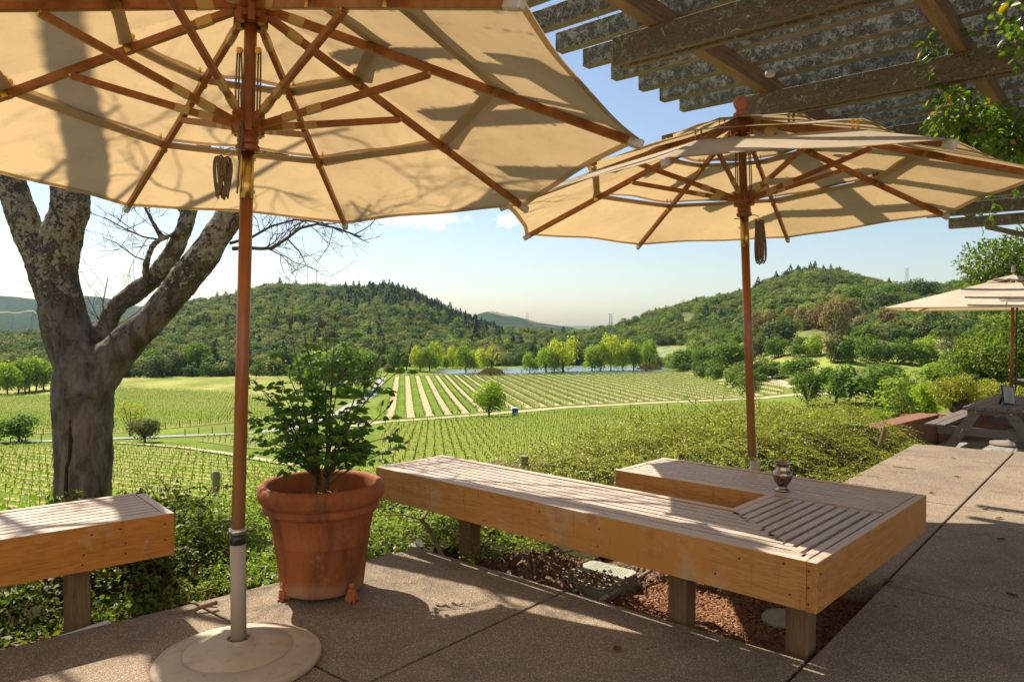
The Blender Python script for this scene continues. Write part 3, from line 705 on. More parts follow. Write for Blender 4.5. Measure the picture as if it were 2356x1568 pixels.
tag(pi_.build('pipe',M['pvc'],None,smooth=True),'dirty plastic pipe lying beside the green valve box','pipe')
hs=MB().tube([G(1170,1300,-.03),G(1215,1298,-.01),G(1240,1292,.0)],.006,8); tag(hs.build('hose',M['black'],None,smooth=True),'thin black irrigation hose running into the green valve box','hose')
dc=G(1794,1421,-.095); dk=MB().lathe([(0,-.012),(.078,-.012),(.082,-.006),(.082,.004),(.078,.009),(0,.010)],28); dk.lathe([(0,.0115),(.008,.0115),(.008,.009)],8,c=(.03,.02,0)); dk.lathe([(0,.0115),(.008,.0115),(.008,.009)],8,c=(-.04,-.02,0))
o=dk.build('access_cover',M['disc'],None,smooth=False); o.location=dc; o.rotation_euler=(.08,-.12,.3); tag(o,'pale round access cover lying on the bark mulch under the bench','cover')
def card(pts,name,lab,th=.004):
    a,b,c=[Vector(p) for p in pts]; n=(b-a).cross(c-a).normalized()*th
    mb=MB().add([a,b,c,a+n,b+n,c+n],[(2,1,0),(3,4,5),(0,1,4,3),(1,2,5,4),(2,0,3,5)]); tag(mb.build(name,M['white']),lab,'card')
card((G(944,1262,-.02)+VP*.05,G(994,1262,-.02)+VP*.06,W(968,1238,4.36)),'white_card','white triangular card corner sticking up behind the patio tip')
sp=G(150,1462,.0); e=MB(); e.box((-.13,-.012,-.02),(.12,.018,.003)); e.box((-.13,-.012,.0035),(-.05,.01,.005)); o=e.build('white_strip',M['white']); o.location=PF(-1.70,2.46,-.012); o.rotation_euler=(0,0,PRZ+.1); tag(o,'white plastic strip lying at the foot of the left bench leg','strip')
# dry twig on the patio edge, fallen leaves
def twig():
    a=G(385,1412,.01);b=G(445,1403,.015);c=G(500,1385,.03)
    mb=MB().tube([a,b,(b+c)/2+Vector((0,0,.004)),c],[.003,.007,.009,.010],8,noise=.2); mb.tube([b,G(452,1410,.0)],[.006,.003],6); mb.tube([(b+c)/2,G(500,1396,.01)],[.005,.002],6)
    tag(mb.build('dry_branch',M['dry'],None,smooth=True),'dry forked twig lying on the patio edge left of the umbrella pole','twig')
twig()
M['dead']=simple('dead_leaf',(.10,.025,.015),(.16,.06,.02),30,rough=.7)
M['dead2']=simple('dry_leaf',(.42,.26,.10),(.34,.20,.07),30,rough=.7)
LV=[((2292,1242),'dead','dark red fallen leaf on the paving right of the bench corner'),((2054,1342),'dead','dark fallen leaf beside the long paving joint under the bench overhang'),((2157,1229),'dead2','pale fallen leaf on shaded paving beside the bench end'),((2287,1192),'dead2','yellow fallen leaf on the sunlit edge of the paving shadow'),((2345,1375),'dead','reddish fallen leaf at the right edge of the photo on dark paving'),((2310,1172),'dead','small brown leaf on the paving near the right picture edge'),((2134,1134),'dead2','tiny dry leaf on sunlit paving beside the hedge'),((2208,1098),'dead','tiny dark leaf in the middle of the sunlit paving'),((1426,1488),'dead','dark leaf lying on the shaded front paving'),((1234,1340),'dead2','small leaf lying between the thin light strips by the bench shadow'),((2200,1055),'dead2','dry leaf on the far sunlit paving near the picnic area'),((2262,1168),'dead','small leaf on the far right paving in the sun')]
for k,((x,y),m,lab) in enumerate(LV):
    p=G(x,min(y,1560)); rn=np.random.default_rng(k); v,f=leaf_quads2(np.array([[0,0,.006]]),np.array([[math.cos(k*2.1),math.sin(k*2.1),.12]]),np.array([[0,.2,1.]]),np.array([.06 if y>1150 else .05]),np.array([.035]))
    o=np_mesh('fallen_leaf',v,f,M[m]); o.location=p; tag(o,lab,'leaf')
# ================================================================== PERGOLA
def pergola():
    root=thing('pergola','weathered wooden pergola roof with lichen covered laths over the right of the patio','pergola',C0,PRZ)
    zb=3.0
    # local x=u, y=v.  beams and laths run along y, rafters along x
    ub=[-.48,1.37,3.17,5.0,6.9,8.8,10.65,12.5]
    r=random.Random(4)
    for i,u in enumerate(ub):
        ve=1.74 if i!=2 else 1.6
        for du in (-.066,.028):
            MB().box((u+du,-4.4,zb),(u+du+.04,ve,zb+.185),bev=.004).build('beam',M['perg_y'],root)
    for v in (1.43,.04,-1.35,-2.75,-4.15):
        MB().box((-.95,v-.045,zb+.186),(12.9,v+.045,zb+.325),bev=.004).build('rafter',M['perg_x'],root)
    u=2.42-.4*8
    while u<13:
        a=r.uniform(-.012,.012); MB().box((u-.045,-4.7,zb+.327+a*.0),(u+.045,(2.43 if u<3.8 or u>9 else 2.05)+r.uniform(-.02,.02),zb+.465),bev=.004).build('lath',M['perg_slat'],root); u+=.40
    # short brace at the far end and posts outside the picture carry it
    for (x,y) in ((1.37,-4.15),(6.9,-4.15),(12.5,-4.15),(6.9,-2.75),(12.5,-2.75)):
        MB().box((x-.07,y-.07,-.9),(x+.07,y+.07,zb+.17)).build('post',M['post'],root)
    MB().bar((12.75,1.2,zb+.02),(12.75,.4,zb-.25),.09,.09).build('brace',M['perg_y'],root)
    # crusty lichen tufts along the lath tops
    rn=np.random.default_rng(8); n=5200
    ks=rn.integers(8,29,n); uu=2.42-.4*18+.4*ks; sd=rn.choice([-1,1],n); P=np.stack([uu+sd*.045,np.where((uu<3.8)|(uu>9),2.43,2.05)-rn.uniform(0,1,n)**1.3*4.2,zb+.327+.14*rn.uniform(0,1,n)**.6],1)
    D=np.stack([sd*rn.uniform(.3,1,n),rn.normal(size=n)*.6,rn.uniform(-.3,1,n)],1); N=rn.normal(size=(n,3))
    v,f=leaf_quads(P,D,N,rn.uniform(.008,.028,n),rn.uniform(.008,.022,n),.2)
    tag(np_mesh('lichen_tufts',v,f,M['lichen'],root),kind='stuff')
    return root
M['lichen']=leaf('lichen_tuft',(.15,.155,.08),(.27,.275,.16),.1,.9,.1,tcol=(1,1,.8),obj=0)
PG=pergola()
def climber():
    r=random.Random(21); root=thing('climbing_vine','glossy green climbing vine with some orange leaves hanging over the pergola','climber',W(2230,200,5.4))
    st=MB(); P=[];D=[];N=[];L=[]
    o=root.location.copy()
    def strand(pts,n,s0=.05,s1=.085,spread=.05):
        pts=[p-o for p in pts]; st.tube(pts,[.004]*(len(pts)-1)+[.0015],5)
        for _ in range(int(n*1.8)):
            t=r.uniform(0,len(pts)-1.001); i=int(t); p=pts[i].lerp(pts[i+1],t-i)+Vector((r.gauss(0,spread),r.gauss(0,spread),r.gauss(0,spread)))
            P.append(p); D.append((r.gauss(0,.7),r.gauss(0,.7),r.uniform(-1.1,.15))); N.append((r.gauss(0,.8),r.gauss(0,.8)-.4,r.gauss(0,.5)+.5)); L.append(r.uniform(s0,s1))
    def path(px,Y,j=.02): return [W(x+r.gauss(0,3),y,Y+r.gauss(0,j)) for x,y in px]
    strand(path([(2135,85),(2150,120),(2140,170),(2165,215)],5.35),34,spread=.04)
    strand(path([(2200,110),(2170,150),(2185,200),(2170,250),(2160,300)],5.35),46,spread=.055)
    for k in range(11):
        x0=2165+k*17; strand(path([(x0,205+k*6),(x0+8,255+k*5),(x0-6+k*2,300+k*4),(x0+6,330+r.uniform(-25,15)+k*1)],5.45+.03*k),44,spread=.06)
    strand(path([(2290,20),(2330,45),(2360,60)],4.6),22,spread=.05); strand(path([(2240,75),(2300,65),(2350,80)],4.9),14,spread=.06); strand(path([(2330,80),(2350,120),(2370,150)],4.8),16,spread=.05)
    strand(path([(2275,440),(2290,470),(2275,495),(2265,520)],6.3),9,spread=.025); strand(path([(2340,400),(2350,440)],6.2),9,spread=.04)
    strand(path([(2310,330),(2360,340)],5.7),20,spread=.07)
    for px in ([(2205,150),(2240,130),(2300,110)],[(2160,250),(2200,235),(2195,260),(2185,270)],[(2220,95),(2260,100),(2310,60),(2350,10)]):
        st.tube([p-o for p in path(px,5.2)],[.004,.003]+[.0025]*(len(px)-2),5)
    st.build('stems',M['dry'],root,smooth=True)
    ar=lambda l: np.array([tuple(q) for q in l]); s=np.array(L)
    v,f=leaf_quads2(ar(P),ar(D),ar(N),s,s*.55); np_mesh('leaves',v,f,M['l_vine'],root)
climber()
lt=MB().lathe([(0,0),(.028,.0),(.034,.012),(.034,.03),(0,.03)],20); lo=lt.build('spot_lamp',M['conc']); p_=W(1773,68,5.05); lo.location=(p_.x,p_.y,2.968); tag(lo,'small round unlit downlight fixed under the front pergola beam','lamp')
# ================================================================== BARE TREE
M['scar']=simple('dark_bark_scar',(.035,.027,.022),(.06,.046,.036),30,rough=1,spec=.05,bump=.8)
def bare_tree():
    TY=5.3
    T=lambda x,y,d=0: W(x,y,TY+d)
    root=thing('bare_tree','bare grey forked tree trunk crusted with lichen behind the left bench','tree',(T(195,1200).x,TY,-.35))
    o=root.location.copy(); px=TY/F
    mb=MB()
    def limb(pts,n=22,sub=5):
        # pts: (x,y,dy,width px)
        P=[T(x,y,d)-o for x,y,d,w in pts]; Rr=[w*px/2*.86 for *_,w in pts]; out=[];ro=[]
        for i in range(len(P)-1):
            a=P[max(i-1,0)];b=P[i];c=P[i+1];d=P[min(i+2,len(P)-1)]
            for k in range(sub):
                t=k/sub; out.append(.5*((2*b)+(c-a)*t+(2*a-5*b+4*c-d)*t*t+(3*b-a-3*c+d)*t**3)); ro.append(Rr[i]*(1-t)+Rr[i+1]*t)
        out.append(P[-1]); ro.append(Rr[-1]); mb.tube(out,ro,n); return out
    limb([(190,1330,0,158),(192,1200,0,136),(192,1060,0,140),(190,960,0,146),(192,880,0,152),(190,840,0,140),(160,770,0,124),(138,700,0,116)])
    limb([(150,740,0,108),(118,640,.0,96),(76,560,0,80),(48,490,0,76),(22,410,.05,74),(-40,250,.15,66),(-120,60,.3,58),(-190,-160,.5,50),(-240,-420,.7,40),(-300,-700,.9,26)])
    limb([(150,740,0,110),(132,640,0,100),(138,560,0,104),(158,490,-.02,96),(162,410,.02,90),(146,270,.0,82),(108,110,-.08,76),(75,-120,-.14,74),(35,-425,-.2,70),(-30,-740,-.2,64),(-89,-1025,-.2,58),(-122,-1190,-.2,50),(-170,-1420,-.2,26)])
    limb([(196,900,-.05,120),(240,840,0,112),(300,780,0,86),(360,722,0,78),(420,650,0,80),(470,585,0,80),(520,510,.05,74),(570,440,.08,70),(660,310,.0,62),(745,150,-.12,56),(812,-20,-.2,50),(860,-260,-.3,30)])
    limb([(215,860,.06,70),(236,780,.1,56),(262,712,.12,50),(312,672,.12,54),(352,640,.12,50),(385,600,.13,48),(415,545,.14,44),(432,500,.14,44),(446,440,.2,42),(470,330,.4,38),(480,180,.7,32),(470,-50,1.1,24)])
    limb([(352,655,.1,20),(338,640,.02,19),(338,600,.0,17),(352,565,.0,18),(372,552,0,16),(400,538,.05,14),(440,520,.1,14)],12)
    limb([(378,555,0,13),(358,520,0,12),(342,480,0,11),(330,400,0,10)],10)
    r=random.Random(2)
    # lichen crust lumps
    tr=mb.build('trunk',M['bark'],root,smooth=True)
    rm=tr.modifiers.new('r','REMESH'); rm.mode='VOXEL'; rm.voxel_size=.014; rm.use_smooth_shade=True
    sm=tr.modifiers.new('s','SMOOTH'); sm.iterations=6; sm.factor=.5
    for nm,sz,stg in (('bumps',.16,.035),('crust',.028,.013)):
        tx=bpy.data.textures.new(nm,'CLOUDS'); tx.noise_scale=sz; tx.noise_depth=3
        dm=tr.modifiers.new(nm,'DISPLACE'); dm.texture=tx; dm.strength=stg; dm.mid_level=.5; dm.texture_coords='LOCAL'
    sc=MB(); sc.tube([T(162,955,-.185)-o,T(163,1000,-.188)-o,T(160,1055,-.188)-o,T(154,1075,-.186)-o,T(152,1140,-.184)-o,T(150,1190,-.18)-o],[.008,.013,.012,.011,.012,.008],8,noise=.25,seed=2); sc.build('bark_scar',M['scar'],root,smooth=True)
    # branches and twigs
    tw=MB()
    def grow(p,d,L,rad,depth):
        n=max(3,int(L/.05)); pts=[p]; q=p.copy(); dd=d.normalized()
        for i in range(n):
            dd=(dd+Vector((r.gauss(0,.16),r.gauss(0,.16),r.gauss(0,.13)+.012))).normalized(); q=q+dd*(L/n); pts.append(q)
        tw.tube(pts,[max(.0011,rad*.72*(1-.65*i/n)) for i in range(n+1)],5 if rad>.004 else 4,cap=False)
        if depth>0:
            for _ in range(r.randint(3,4) if depth>1 else r.randint(2,4)):
                t=r.uniform(.25,1.); i=min(n,int(t*n)); a=Vector((r.gauss(0,1),r.gauss(0,.6),r.gauss(0,.7)+.15)).normalized()
                grow(pts[i],(dd*1.0+a*.85),L*r.uniform(.45,.72),rad*.55,depth-1)
    def br(px_pts,rad,depth=2,n=10):
        P=[T(x,y,d)-o for x,y,d in px_pts]; tw.tube(P,[rad*(1-.6*i/(len(P)-1)) for i in range(len(P))],6,cap=False)
        for k in range(n):
            t=r.uniform(.2,1)*(len(P)-1.001); i=int(t); p=P[i].lerp(P[i+1],t-i); d=(P[i+1]-P[i]).normalized()
            grow(p,d+Vector((r.gauss(0,.8),r.gauss(0,.6),r.gauss(0,.7))),r.uniform(.18,.42),rad*.42,depth)
    # right twig fan beyond the pole
    br([(535,572,.0),(570,570,.0),(600,572,0),(628,570,0),(660,548,0),(690,525,0),(730,515,.02),(775,525,.05),(830,545,.1)],.016,2,12)
    br([(528,560,.1),(580,545,.15),(625,520,.2),(680,505,.2),(740,512,.25),(790,535,.3)],.012,2,9)
    br([(660,548,0),(690,580,0),(705,610,0),(668,628,0)],.006,1,5)
    # fan behind the canopy edge, left of the pole
    br([(440,520,.1),(400,535,.1),(372,552,0),(330,545,0),(285,525,0),(240,500,0)],.010,2,9)
    br([(372,552,0),(345,500,0),(320,450,0),(300,380,0)],.012,2,10)
    br([(430,500,.14),(400,470,.2),(370,440,.2),(330,400,.25)],.012,2,8)
    br([(450,470,.2),(490,440,.2),(520,400,.2)],.012,2,9)
    br([(338,600,0),(310,590,0),(270,560,0),(235,545,0)],.006,1,5)
    br([(262,800,-.1),(250,760,-.12),(236,700,-.12),(248,640,-.15)],.007,1,7)
    br([(252,770,-.12),(225,730,-.12),(200,680,-.12)],.005,1,4)
    # upper crown (out of the picture, it throws the twig shadows)
    for lp,rad,nn in (([(-40,250,.15),(-10,0,.3),(60,-250,.3),(120,-500,.4)],.035,9),([(-190,-160,.5),(-100,-420,.2),(40,-700,0)],.03,9),([(108,110,-.08),(220,-80,.0),(330,-300,.1),(420,-560,.2)],.035,11),([(50,-110,-.18),(-120,-300,.2),(-200,-600,.3)],.03,8),
        ([(570,440,.08),(640,360,.0),(760,280,0),(900,180,0)],.022,9),([(660,310,.0),(640,160,.1),(600,0,.2),(560,-200,.3)],.024,9),([(745,150,-.12),(880,0,0),(1000,-200,.1)],.022,9),([(470,330,.4),(400,200,.4),(330,40,.5)],.024,10),([(480,180,.7),(560,0,.7),(620,-240,.8)],.022,9),([(812,-20,-.2),(760,-300,-.1),(700,-560,.1)],.02,8)):
        P=[T(x,y,d)-o for x,y,d in lp]; tw.tube(P,[rad*(1-.65*i/(len(P)-1)) for i in range(len(P))],7,cap=False)
        for k in range(int(nn*.5)):
            t=r.uniform(.15,1)*(len(P)-1.001); i=int(t); p=P[i].lerp(P[i+1],t-i); d=(P[i+1]-P[i]).normalized()
            grow(p,d+Vector((r.gauss(0,.8),r.gauss(0,.8),r.gauss(0,.7))),r.uniform(.5,1.1),rad*.4,2)
    tw.build('branches',M['twig'],root,smooth=True)
bare_tree()
# ================================================================== SHRUBS NEXT TO THE PATIO
def vnoise(seed):
    rn=np.random.default_rng(seed); ph=rn.uniform(0,6.28,(14,1)); kx=rn.normal(size=(14,1)); ky=rn.normal(size=(14,1)); am=1/(1+np.arange(14)[:,None]*.15)
    def f(x,y,s=1.):
        return (np.sin((kx*x+ky*y)*s*1.7+ph)*am).sum(0)/3.2
    return f
def shrub(name,label,cat,region,hfun,n,leafmat,ls,seed,depth=.16,twigs=60,shoots=0,shoot_len=.5,up=.55,flowers=0,aspect=.5,twig_mat='dry',sprays=None,cmax=1.6):
    """region(rn,n)->(u,v) samples in the patio frame; hfun(u,v)->(ground z, top z)"""
    rn=np.random.default_rng(seed); nz=vnoise(seed)
    u,v=region(rn,n); g,t=hfun(u,v)
    clump=nz(u,v,3.2)*.5+nz(u+9,v,8.)*.35
    t=g+(t-g)*np.clip(1+.35*clump,.25,cmax)
    q=1-np.abs(rn.normal(size=n))*.35
    z=np.maximum(t-np.abs(rn.normal(size=n))*depth*(1+.5*rn.uniform(size=n)),g+.005)
    z=np.where(rn.uniform(size=n)<.10,t+np.abs(rn.normal(size=n))*.035,z)
    P=np.stack([u,v,z],1); D=rn.normal(size=(n,3)); D[:,2]=D[:,2]*.6+.25; N=rn.normal(size=(n,3))*.6; N[:,2]+=up*1.6
    L=rn.uniform(ls*.65,ls*1.3,n)
    V,Fq=leaf_quads(P,D,N,L,L*aspect,.2)
    c=np.array([u.mean(),v.mean(),g.mean()]); V=V-c
    w=PF(*c); root=thing(name,label,cat,w,PRZ)
    st=MB(); r=random.Random(seed); LP=[];LD=[];LN=[]
    for i in range(twigs):
        k=rn.integers(n); a=Vector((u[k]-c[0],v[k]-c[1],g[k]-c[2])); L_=float(t[k]-g[k])*r.uniform(.6,1.05)
        d=Vector((r.gauss(0,.8),r.gauss(0,.8),1.)).normalized(); pts=[a+d*L_*s_+Vector((r.gauss(0,.012),r.gauss(0,.012),-.10*s_*s_*L_)) for s_ in (0,.3,.6,.85,1.05)]
        st.tube(pts,[.005,.004,.0032,.0025,.0015],5)
    for i in range(shoots):
        k=rn.integers(n); a=Vector((u[k]-c[0],v[k]-c[1],t[k]-c[2]-.06)); d=Vector((r.gauss(0,.7),r.gauss(0,.7),r.uniform(.35,1.))).normalized(); L_=shoot_len*r.uniform(.35,1.1); pts=[]
        for s_ in range(9):
            q_=s_/8; pts.append(a+d*L_*q_+Vector((0,0,-.42*L_*q_*q_)))
        st.tube(pts,[.0028*(1-.7*s_/8) for s_ in range(9)],4)
        m=int(L_/.013)
        for _ in range(m):
            q_=r.uniform(.15,1)*7.99; i_=int(q_); p=pts[i_].lerp(pts[i_+1],q_-i_); dd=pts[i_+1]-pts[i_]
            LP.append(p); LD.append(dd.normalized()*.7+Vector((r.gauss(0,.7),r.gauss(0,.7),r.gauss(0,.5)))); LN.append((r.gauss(0,.4),r.gauss(0,.4),1))
    if LP:
        ar=lambda l: np.array([tuple(q) for q in l]); s=rn.uniform(ls*.6,ls*1.1,len(LP)); v2,f2=leaf_quads(ar(LP),ar(LD),ar(LN),s,s*aspect,.2)
        V,Fq,_=join_np([(V,Fq),(v2,f2)])
    if sprays:
        ns,sl=sprays; K=34; k=rn.integers(0,n,ns); a0=np.stack([u[k],v[k],t[k]-.07],1)-c
        fl=nz(u[k]*.8,v[k]*.8,1.6)*2.2+rn.normal(size=ns)*.55-1.2; el=rn.uniform(.15,.75,ns); d=np.stack([np.cos(fl)*np.cos(el),np.sin(fl)*np.cos(el),np.sin(el)],1); Ls=sl*rn.uniform(.5,1.35,ns)
        q=np.linspace(.08,1,K)[None,:,None]; Pp=a0[:,None,:]+d[:,None,:]*Ls[:,None,None]*q; Pp[:,:,2]-=(.62*Ls[:,None])*(q[:,:,0]**2)
        tan=d[:,None,:]*np.ones((1,K,1)); tan=tan.copy(); tan[:,:,2]-=1.24*q[:,:,0]; sd=np.cross(tan,np.array([0,0,1.])); sd=unit(sd)*np.where(np.arange(K)%2,1,-1)[None,:,None]
        Dl=(unit(tan)*.75+sd*.9+rn.normal(size=(ns,K,3))*.25).reshape(-1,3); Nl=np.array([0,0,1.])+rn.normal(size=(ns*K,3))*.35; Lf=np.repeat(rn.uniform(ls*.7,ls*1.25,ns),K)*rn.uniform(.7,1.15,ns*K)*np.tile(np.linspace(1.1,.6,K),ns)
        v3,f3=leaf_quads(Pp.reshape(-1,3),Dl,Nl,Lf,Lf*aspect,.2); V,Fq,_=join_np([(V,Fq),(v3,f3)])
    np_mesh('leaves',V,Fq,leafmat,root)
    if st.v: tag(st.build('stems',M[twig_mat],root),kind='stuff')
    if flowers:
        k=rn.integers(0,n,flowers); fp=P[k]-c; fp[:,2]=t[k]-c[2]+.01; mb=[]
        for p in fp:
            A=rn.uniform(0,6.28)+np.arange(5)*1.257; d=np.stack([np.cos(A),np.sin(A),np.full(5,.25)],1); d+=np.array([0,-.2,.1]); mb.append(leaf_quads(np.tile(p,(5,1)),d,np.tile([0,-.3,1.],(5,1)),np.full(5,.03),np.full(5,.03),.12))
        a,b,_=join_np(mb); np_mesh('flowers',a,b,M['flower'],root)
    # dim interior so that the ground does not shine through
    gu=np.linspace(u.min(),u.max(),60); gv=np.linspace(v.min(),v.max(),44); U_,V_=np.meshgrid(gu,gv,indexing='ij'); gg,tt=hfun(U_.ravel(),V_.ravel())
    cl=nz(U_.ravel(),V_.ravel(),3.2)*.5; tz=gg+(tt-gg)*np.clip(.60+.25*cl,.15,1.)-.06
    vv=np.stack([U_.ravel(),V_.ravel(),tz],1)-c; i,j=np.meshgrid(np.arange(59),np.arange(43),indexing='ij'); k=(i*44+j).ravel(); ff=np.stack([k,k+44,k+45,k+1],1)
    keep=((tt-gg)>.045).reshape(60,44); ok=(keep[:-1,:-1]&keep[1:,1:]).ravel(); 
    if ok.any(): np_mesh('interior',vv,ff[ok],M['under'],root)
    return root
sm=lambda x: np.clip(x,0,1)**2*(3-2*np.clip(x,0,1))
def rect(u0,u1,v0,v1,p=1.): return lambda rn,n:(rn.uniform(u0,u1,n),v0+(v1-v0)*rn.uniform(0,1,n)**p)
# big cotoneaster right of the bench, behind the paving edge
def h_cot(u,v):
    g=-.13-.10*np.maximum(v-2.,0)
    edge=.93+.04*np.sin(u*5)+.05*np.sin(u*11)
    t=sm((v-edge+.05)/.75)*(.27+.09*sm((u-2.0)/1.5)+.03*np.sin(u*2.3))*(1-.35*sm((v-2.6)/1.2))
    t=t*sm((u-1.25)/.9+.15)*(1-.22*sm((u-4.8)/1.8))
    t=np.maximum(t,.10*(u>1.3)*(v>edge))
    return g,g+t+.12*sm((v-edge)/.5)*(u>1.2)
shrub('cotoneaster','wide sprawling yellow green cotoneaster mound along the far paving edge','shrub',rect(1.35,6.6,.93,3.7,1.15),h_cot,24000,M['l_cot'],.024,31,.13,160,300,.62,sprays=(2700,.34))
def h_gc(u,v): 
    g=np.full_like(u,-.12)-.06*np.maximum(v-2.6,0); return g,g+.17+.06*np.sin(u*4)*np.cos(v*3)+.10*sm((v-2.9)/.8)
def reg_gc(rn,n):
    u=rn.uniform(-1.0,1.5,n); v=rn.uniform(1.45,4.4,n); bad=(u<.05)&(v<2.27-np.minimum(u,0)*.13); bad|=(v<1.75+.1*np.sin(u*9))&(u<.95); v=np.where(bad,rn.uniform(2.45,4.4,n),v); return u,v
shrub('groundcover_shrub','low bright green groundcover under the far end of the U shaped bench','shrub',reg_gc,h_gc,24000,M['l_grnd'],.027,32,.10,60,60,.25,sprays=(900,.2))
def h_l(u,v):
    g=np.full_like(u,-.10)-.05*np.maximum(v-2.8,0); e=2.62-(u+1)*.145
    t=.25*sm((v-e-.12)/.40)*(1-.45*sm((-u-1.25)/.3))+.10*sm((v-e-.4)/.6)+.03*np.sin(u*7)
    return g,g+np.maximum(t,.03)
def reg_l(u0,u1):
    def f(rn,n):
        u=rn.uniform(u0,u1,n); return u,2.60-(u+1)*.145+rn.uniform(0,1,n)*1.25
    return f
shrub('leafy_shrub','tangled leafy shrub with bare twigs between the left bench and the terracotta pot','shrub',reg_l(-1.55,-.72),h_l,8500,M['l_under'],.032,33,.15,260,110,.40,aspect=.55,cmax=1.4,sprays=(200,.22))
def h_w(u,v):
    g=np.full_like(u,-.10); e=2.60-(u+1)*.145
    return g,g+.20*sm((v-e-.10)/.25)*(1-.4*sm((v-e-.35)/.3))
shrub('flowering_shrub','low leafy shrub dotted with white flowers under the left bench','shrub',reg_l(-3.2,-1.62),h_w,9000,M['l_under'],.036,34,.11,60,24,.2,flowers=34,aspect=.55,cmax=1.2)
# mulch and soil bed
def bed():
    rn=np.random.default_rng(5); nz=vnoise(55)
    nu,nv=120,200; uu=np.linspace(-4.6,3.3,nu); vv=np.linspace(-.05,4.5,nv); U_,V_=np.meshgrid(uu,vv,indexing='ij'); u=U_.ravel(); v=V_.ravel()
    z=-.125+.012*nz(u*3,v*3,2.)+.01*nz(u,v,14.)
    mound=np.exp(-(((u-.28)/.34)**2+((v-1.50)/.40)**2))*.115+np.exp(-(((u-.12)/.18)**2+((v-1.42)/.22)**2))*.03
    z=z+mound*(1+.35*nz(u,v,12.)+.25*nz(u,v,30.)); z-=.06*np.maximum(v-2.6,0)
    onp=((u<-.03)&(v<2.15+np.where(u<-.01,-u*.125,0)))|((v<.84)&(u>1.15)) ; z=np.where(onp,-.2,z)
    vt=np.array([tuple(PF(a,b,c)) for a,b,c in zip(u,v,z)]); i,j=np.meshgrid(np.arange(nu-1),np.arange(nv-1),indexing='ij'); k=(i*nv+j).ravel(); f=np.stack([k,k+nv,k+nv+1,k+1],1)
    uc=u[k]; vc=v[k]+.12*nz(u[k],v[k],5.); mi=(vc>1.05).astype(int)+(((uc<-.03)&(vc>1)).astype(int))
    o=np_mesh('planting_bed',vt,f,[M['mulch'],M['soil'],M['gravel_bed']],None,True,np.clip(mi,0,2)); tag(o,kind='structure')
    # loose chips (mulch) and clods (soil)
    n=6500; u=rn.uniform(.0,1.2,n); v=rn.uniform(-.02,1.1,n); P=np.array([tuple(PF(a,b,-.118+rn.uniform(0,.012))) for a,b in zip(u,v)]); D=rn.normal(size=(n,3))*[1,1,.35]; N=rn.normal(size=(n,3))*.4+[0,0,1]
    a,b=leaf_quads(P,D,N,rn.uniform(.012,.045,n),rn.uniform(.003,.009,n),.1); tag(np_mesh('mulch_chips',a,b,M['mulch_chip']),kind='stuff')
    n=1500; u=rn.normal(.25,.28,n); v=rn.normal(1.47,.3,n); ok=(u>.02)&(v>.95)&(u<1.); u=u[ok];v=v[ok]; mb=MB(); r=random.Random(1)
    for a_,b_ in zip(u,v):
        s=r.uniform(.004,.016)*(1 if r.random()<.9 else 1.8); zz=-.115+.115*math.exp(-(((a_-.28)/.34)**2+((b_-1.5)/.4)**2))+.004; p=PF(a_,b_,zz); rr=Matrix.Rotation(r.uniform(0,6),4,Vector((r.gauss(0,1),r.gauss(0,1),r.gauss(0,1))).normalized())
        vs=[Vector(q)*s*r.uniform(.7,1.3) for q in ((1,0,0),(-1,0,0),(0,1,0),(0,-1,0),(0,0,.8),(0,0,-.8))]; mb.add([p+rr@q for q in vs],[(0,2,4),(2,1,4),(1,3,4),(3,0,4),(2,0,5),(1,2,5),(3,1,5),(0,3,5)])
    c=VC
    for _ in range(170):
        a=Vector((-.10+r.gauss(0,.055),-.02+r.gauss(0,.08),.0)); s=r.uniform(.004,.014); p=c+PATIO.to_3x3()@a+Vector((0,0,-.016+r.uniform(0,.02)*max(0,1-a.length*3)))
        vs=[Vector(q)*s*r.uniform(.7,1.3) for q in ((1,0,0),(-1,0,0),(0,1,0),(0,-1,0),(0,0,.8),(0,0,-.8))]; mb.add([p+q for q in vs],[(0,2,4),(2,1,4),(1,3,4),(3,0,4),(2,0,5),(1,2,5),(3,1,5),(0,3,5)])
    tag(mb.build('soil_clods',M['clod']),kind='stuff')
M['gravel_bed']=chips('stony_soil',(.10,.06,.03),(.20,.13,.07),(.38,.30,.2),38,bump=1,bd=.03)
bed()
rt=MB().tube([PF(.02,2.02,-.03),PF(.1,2.2,.06),PF(.16,2.35,.10),PF(.35,2.5,.11),PF(.5,2.52,.05)],[.014,.013,.012,.011,.006],8,noise=.15,seed=3)
rt.tube([PF(.16,2.35,.10),PF(.1,2.45,.13),PF(.02,2.6,.12)],[.006,.005,.003],6); tag(rt.build('fallen_branch',M['dry'],None,smooth=True),'dry bent branch lying in the groundcover behind the first bench leg','branch')
stk=MB().tube([W(1380+600,1010,6.6),W(1990,975,6.6)],[.022,.02],8)
stk=MB().tube([W(2024,1025,6.75),W(2036,985,6.75)],[.02,.019],10); tag(stk.build('garden_stake',M['post'],None),'short wooden stake poking out of the cotoneaster near the planter','stake')
# fence posts at the top of the slope
fp=MB().tube([W(497,1180,6.6),W(497,1085,6.6)],[.032,.032],14); fp.tube([W(497,1086,6.6),W(497,1083,6.6)],[.031,.024],14); tag(fp.build('fence_post',M['oldpost'],None),'round grey wooden fence post beyond the shrub left of the near umbrella pole','post')
fp=MB().tube([W(1207,1072,6.4),W(1207,1048,6.4)],[.034,.034],14); tag(fp.build('fence_post',M['oldpost'],None),'grey stub of a fence post just beyond the U shaped bench','post')
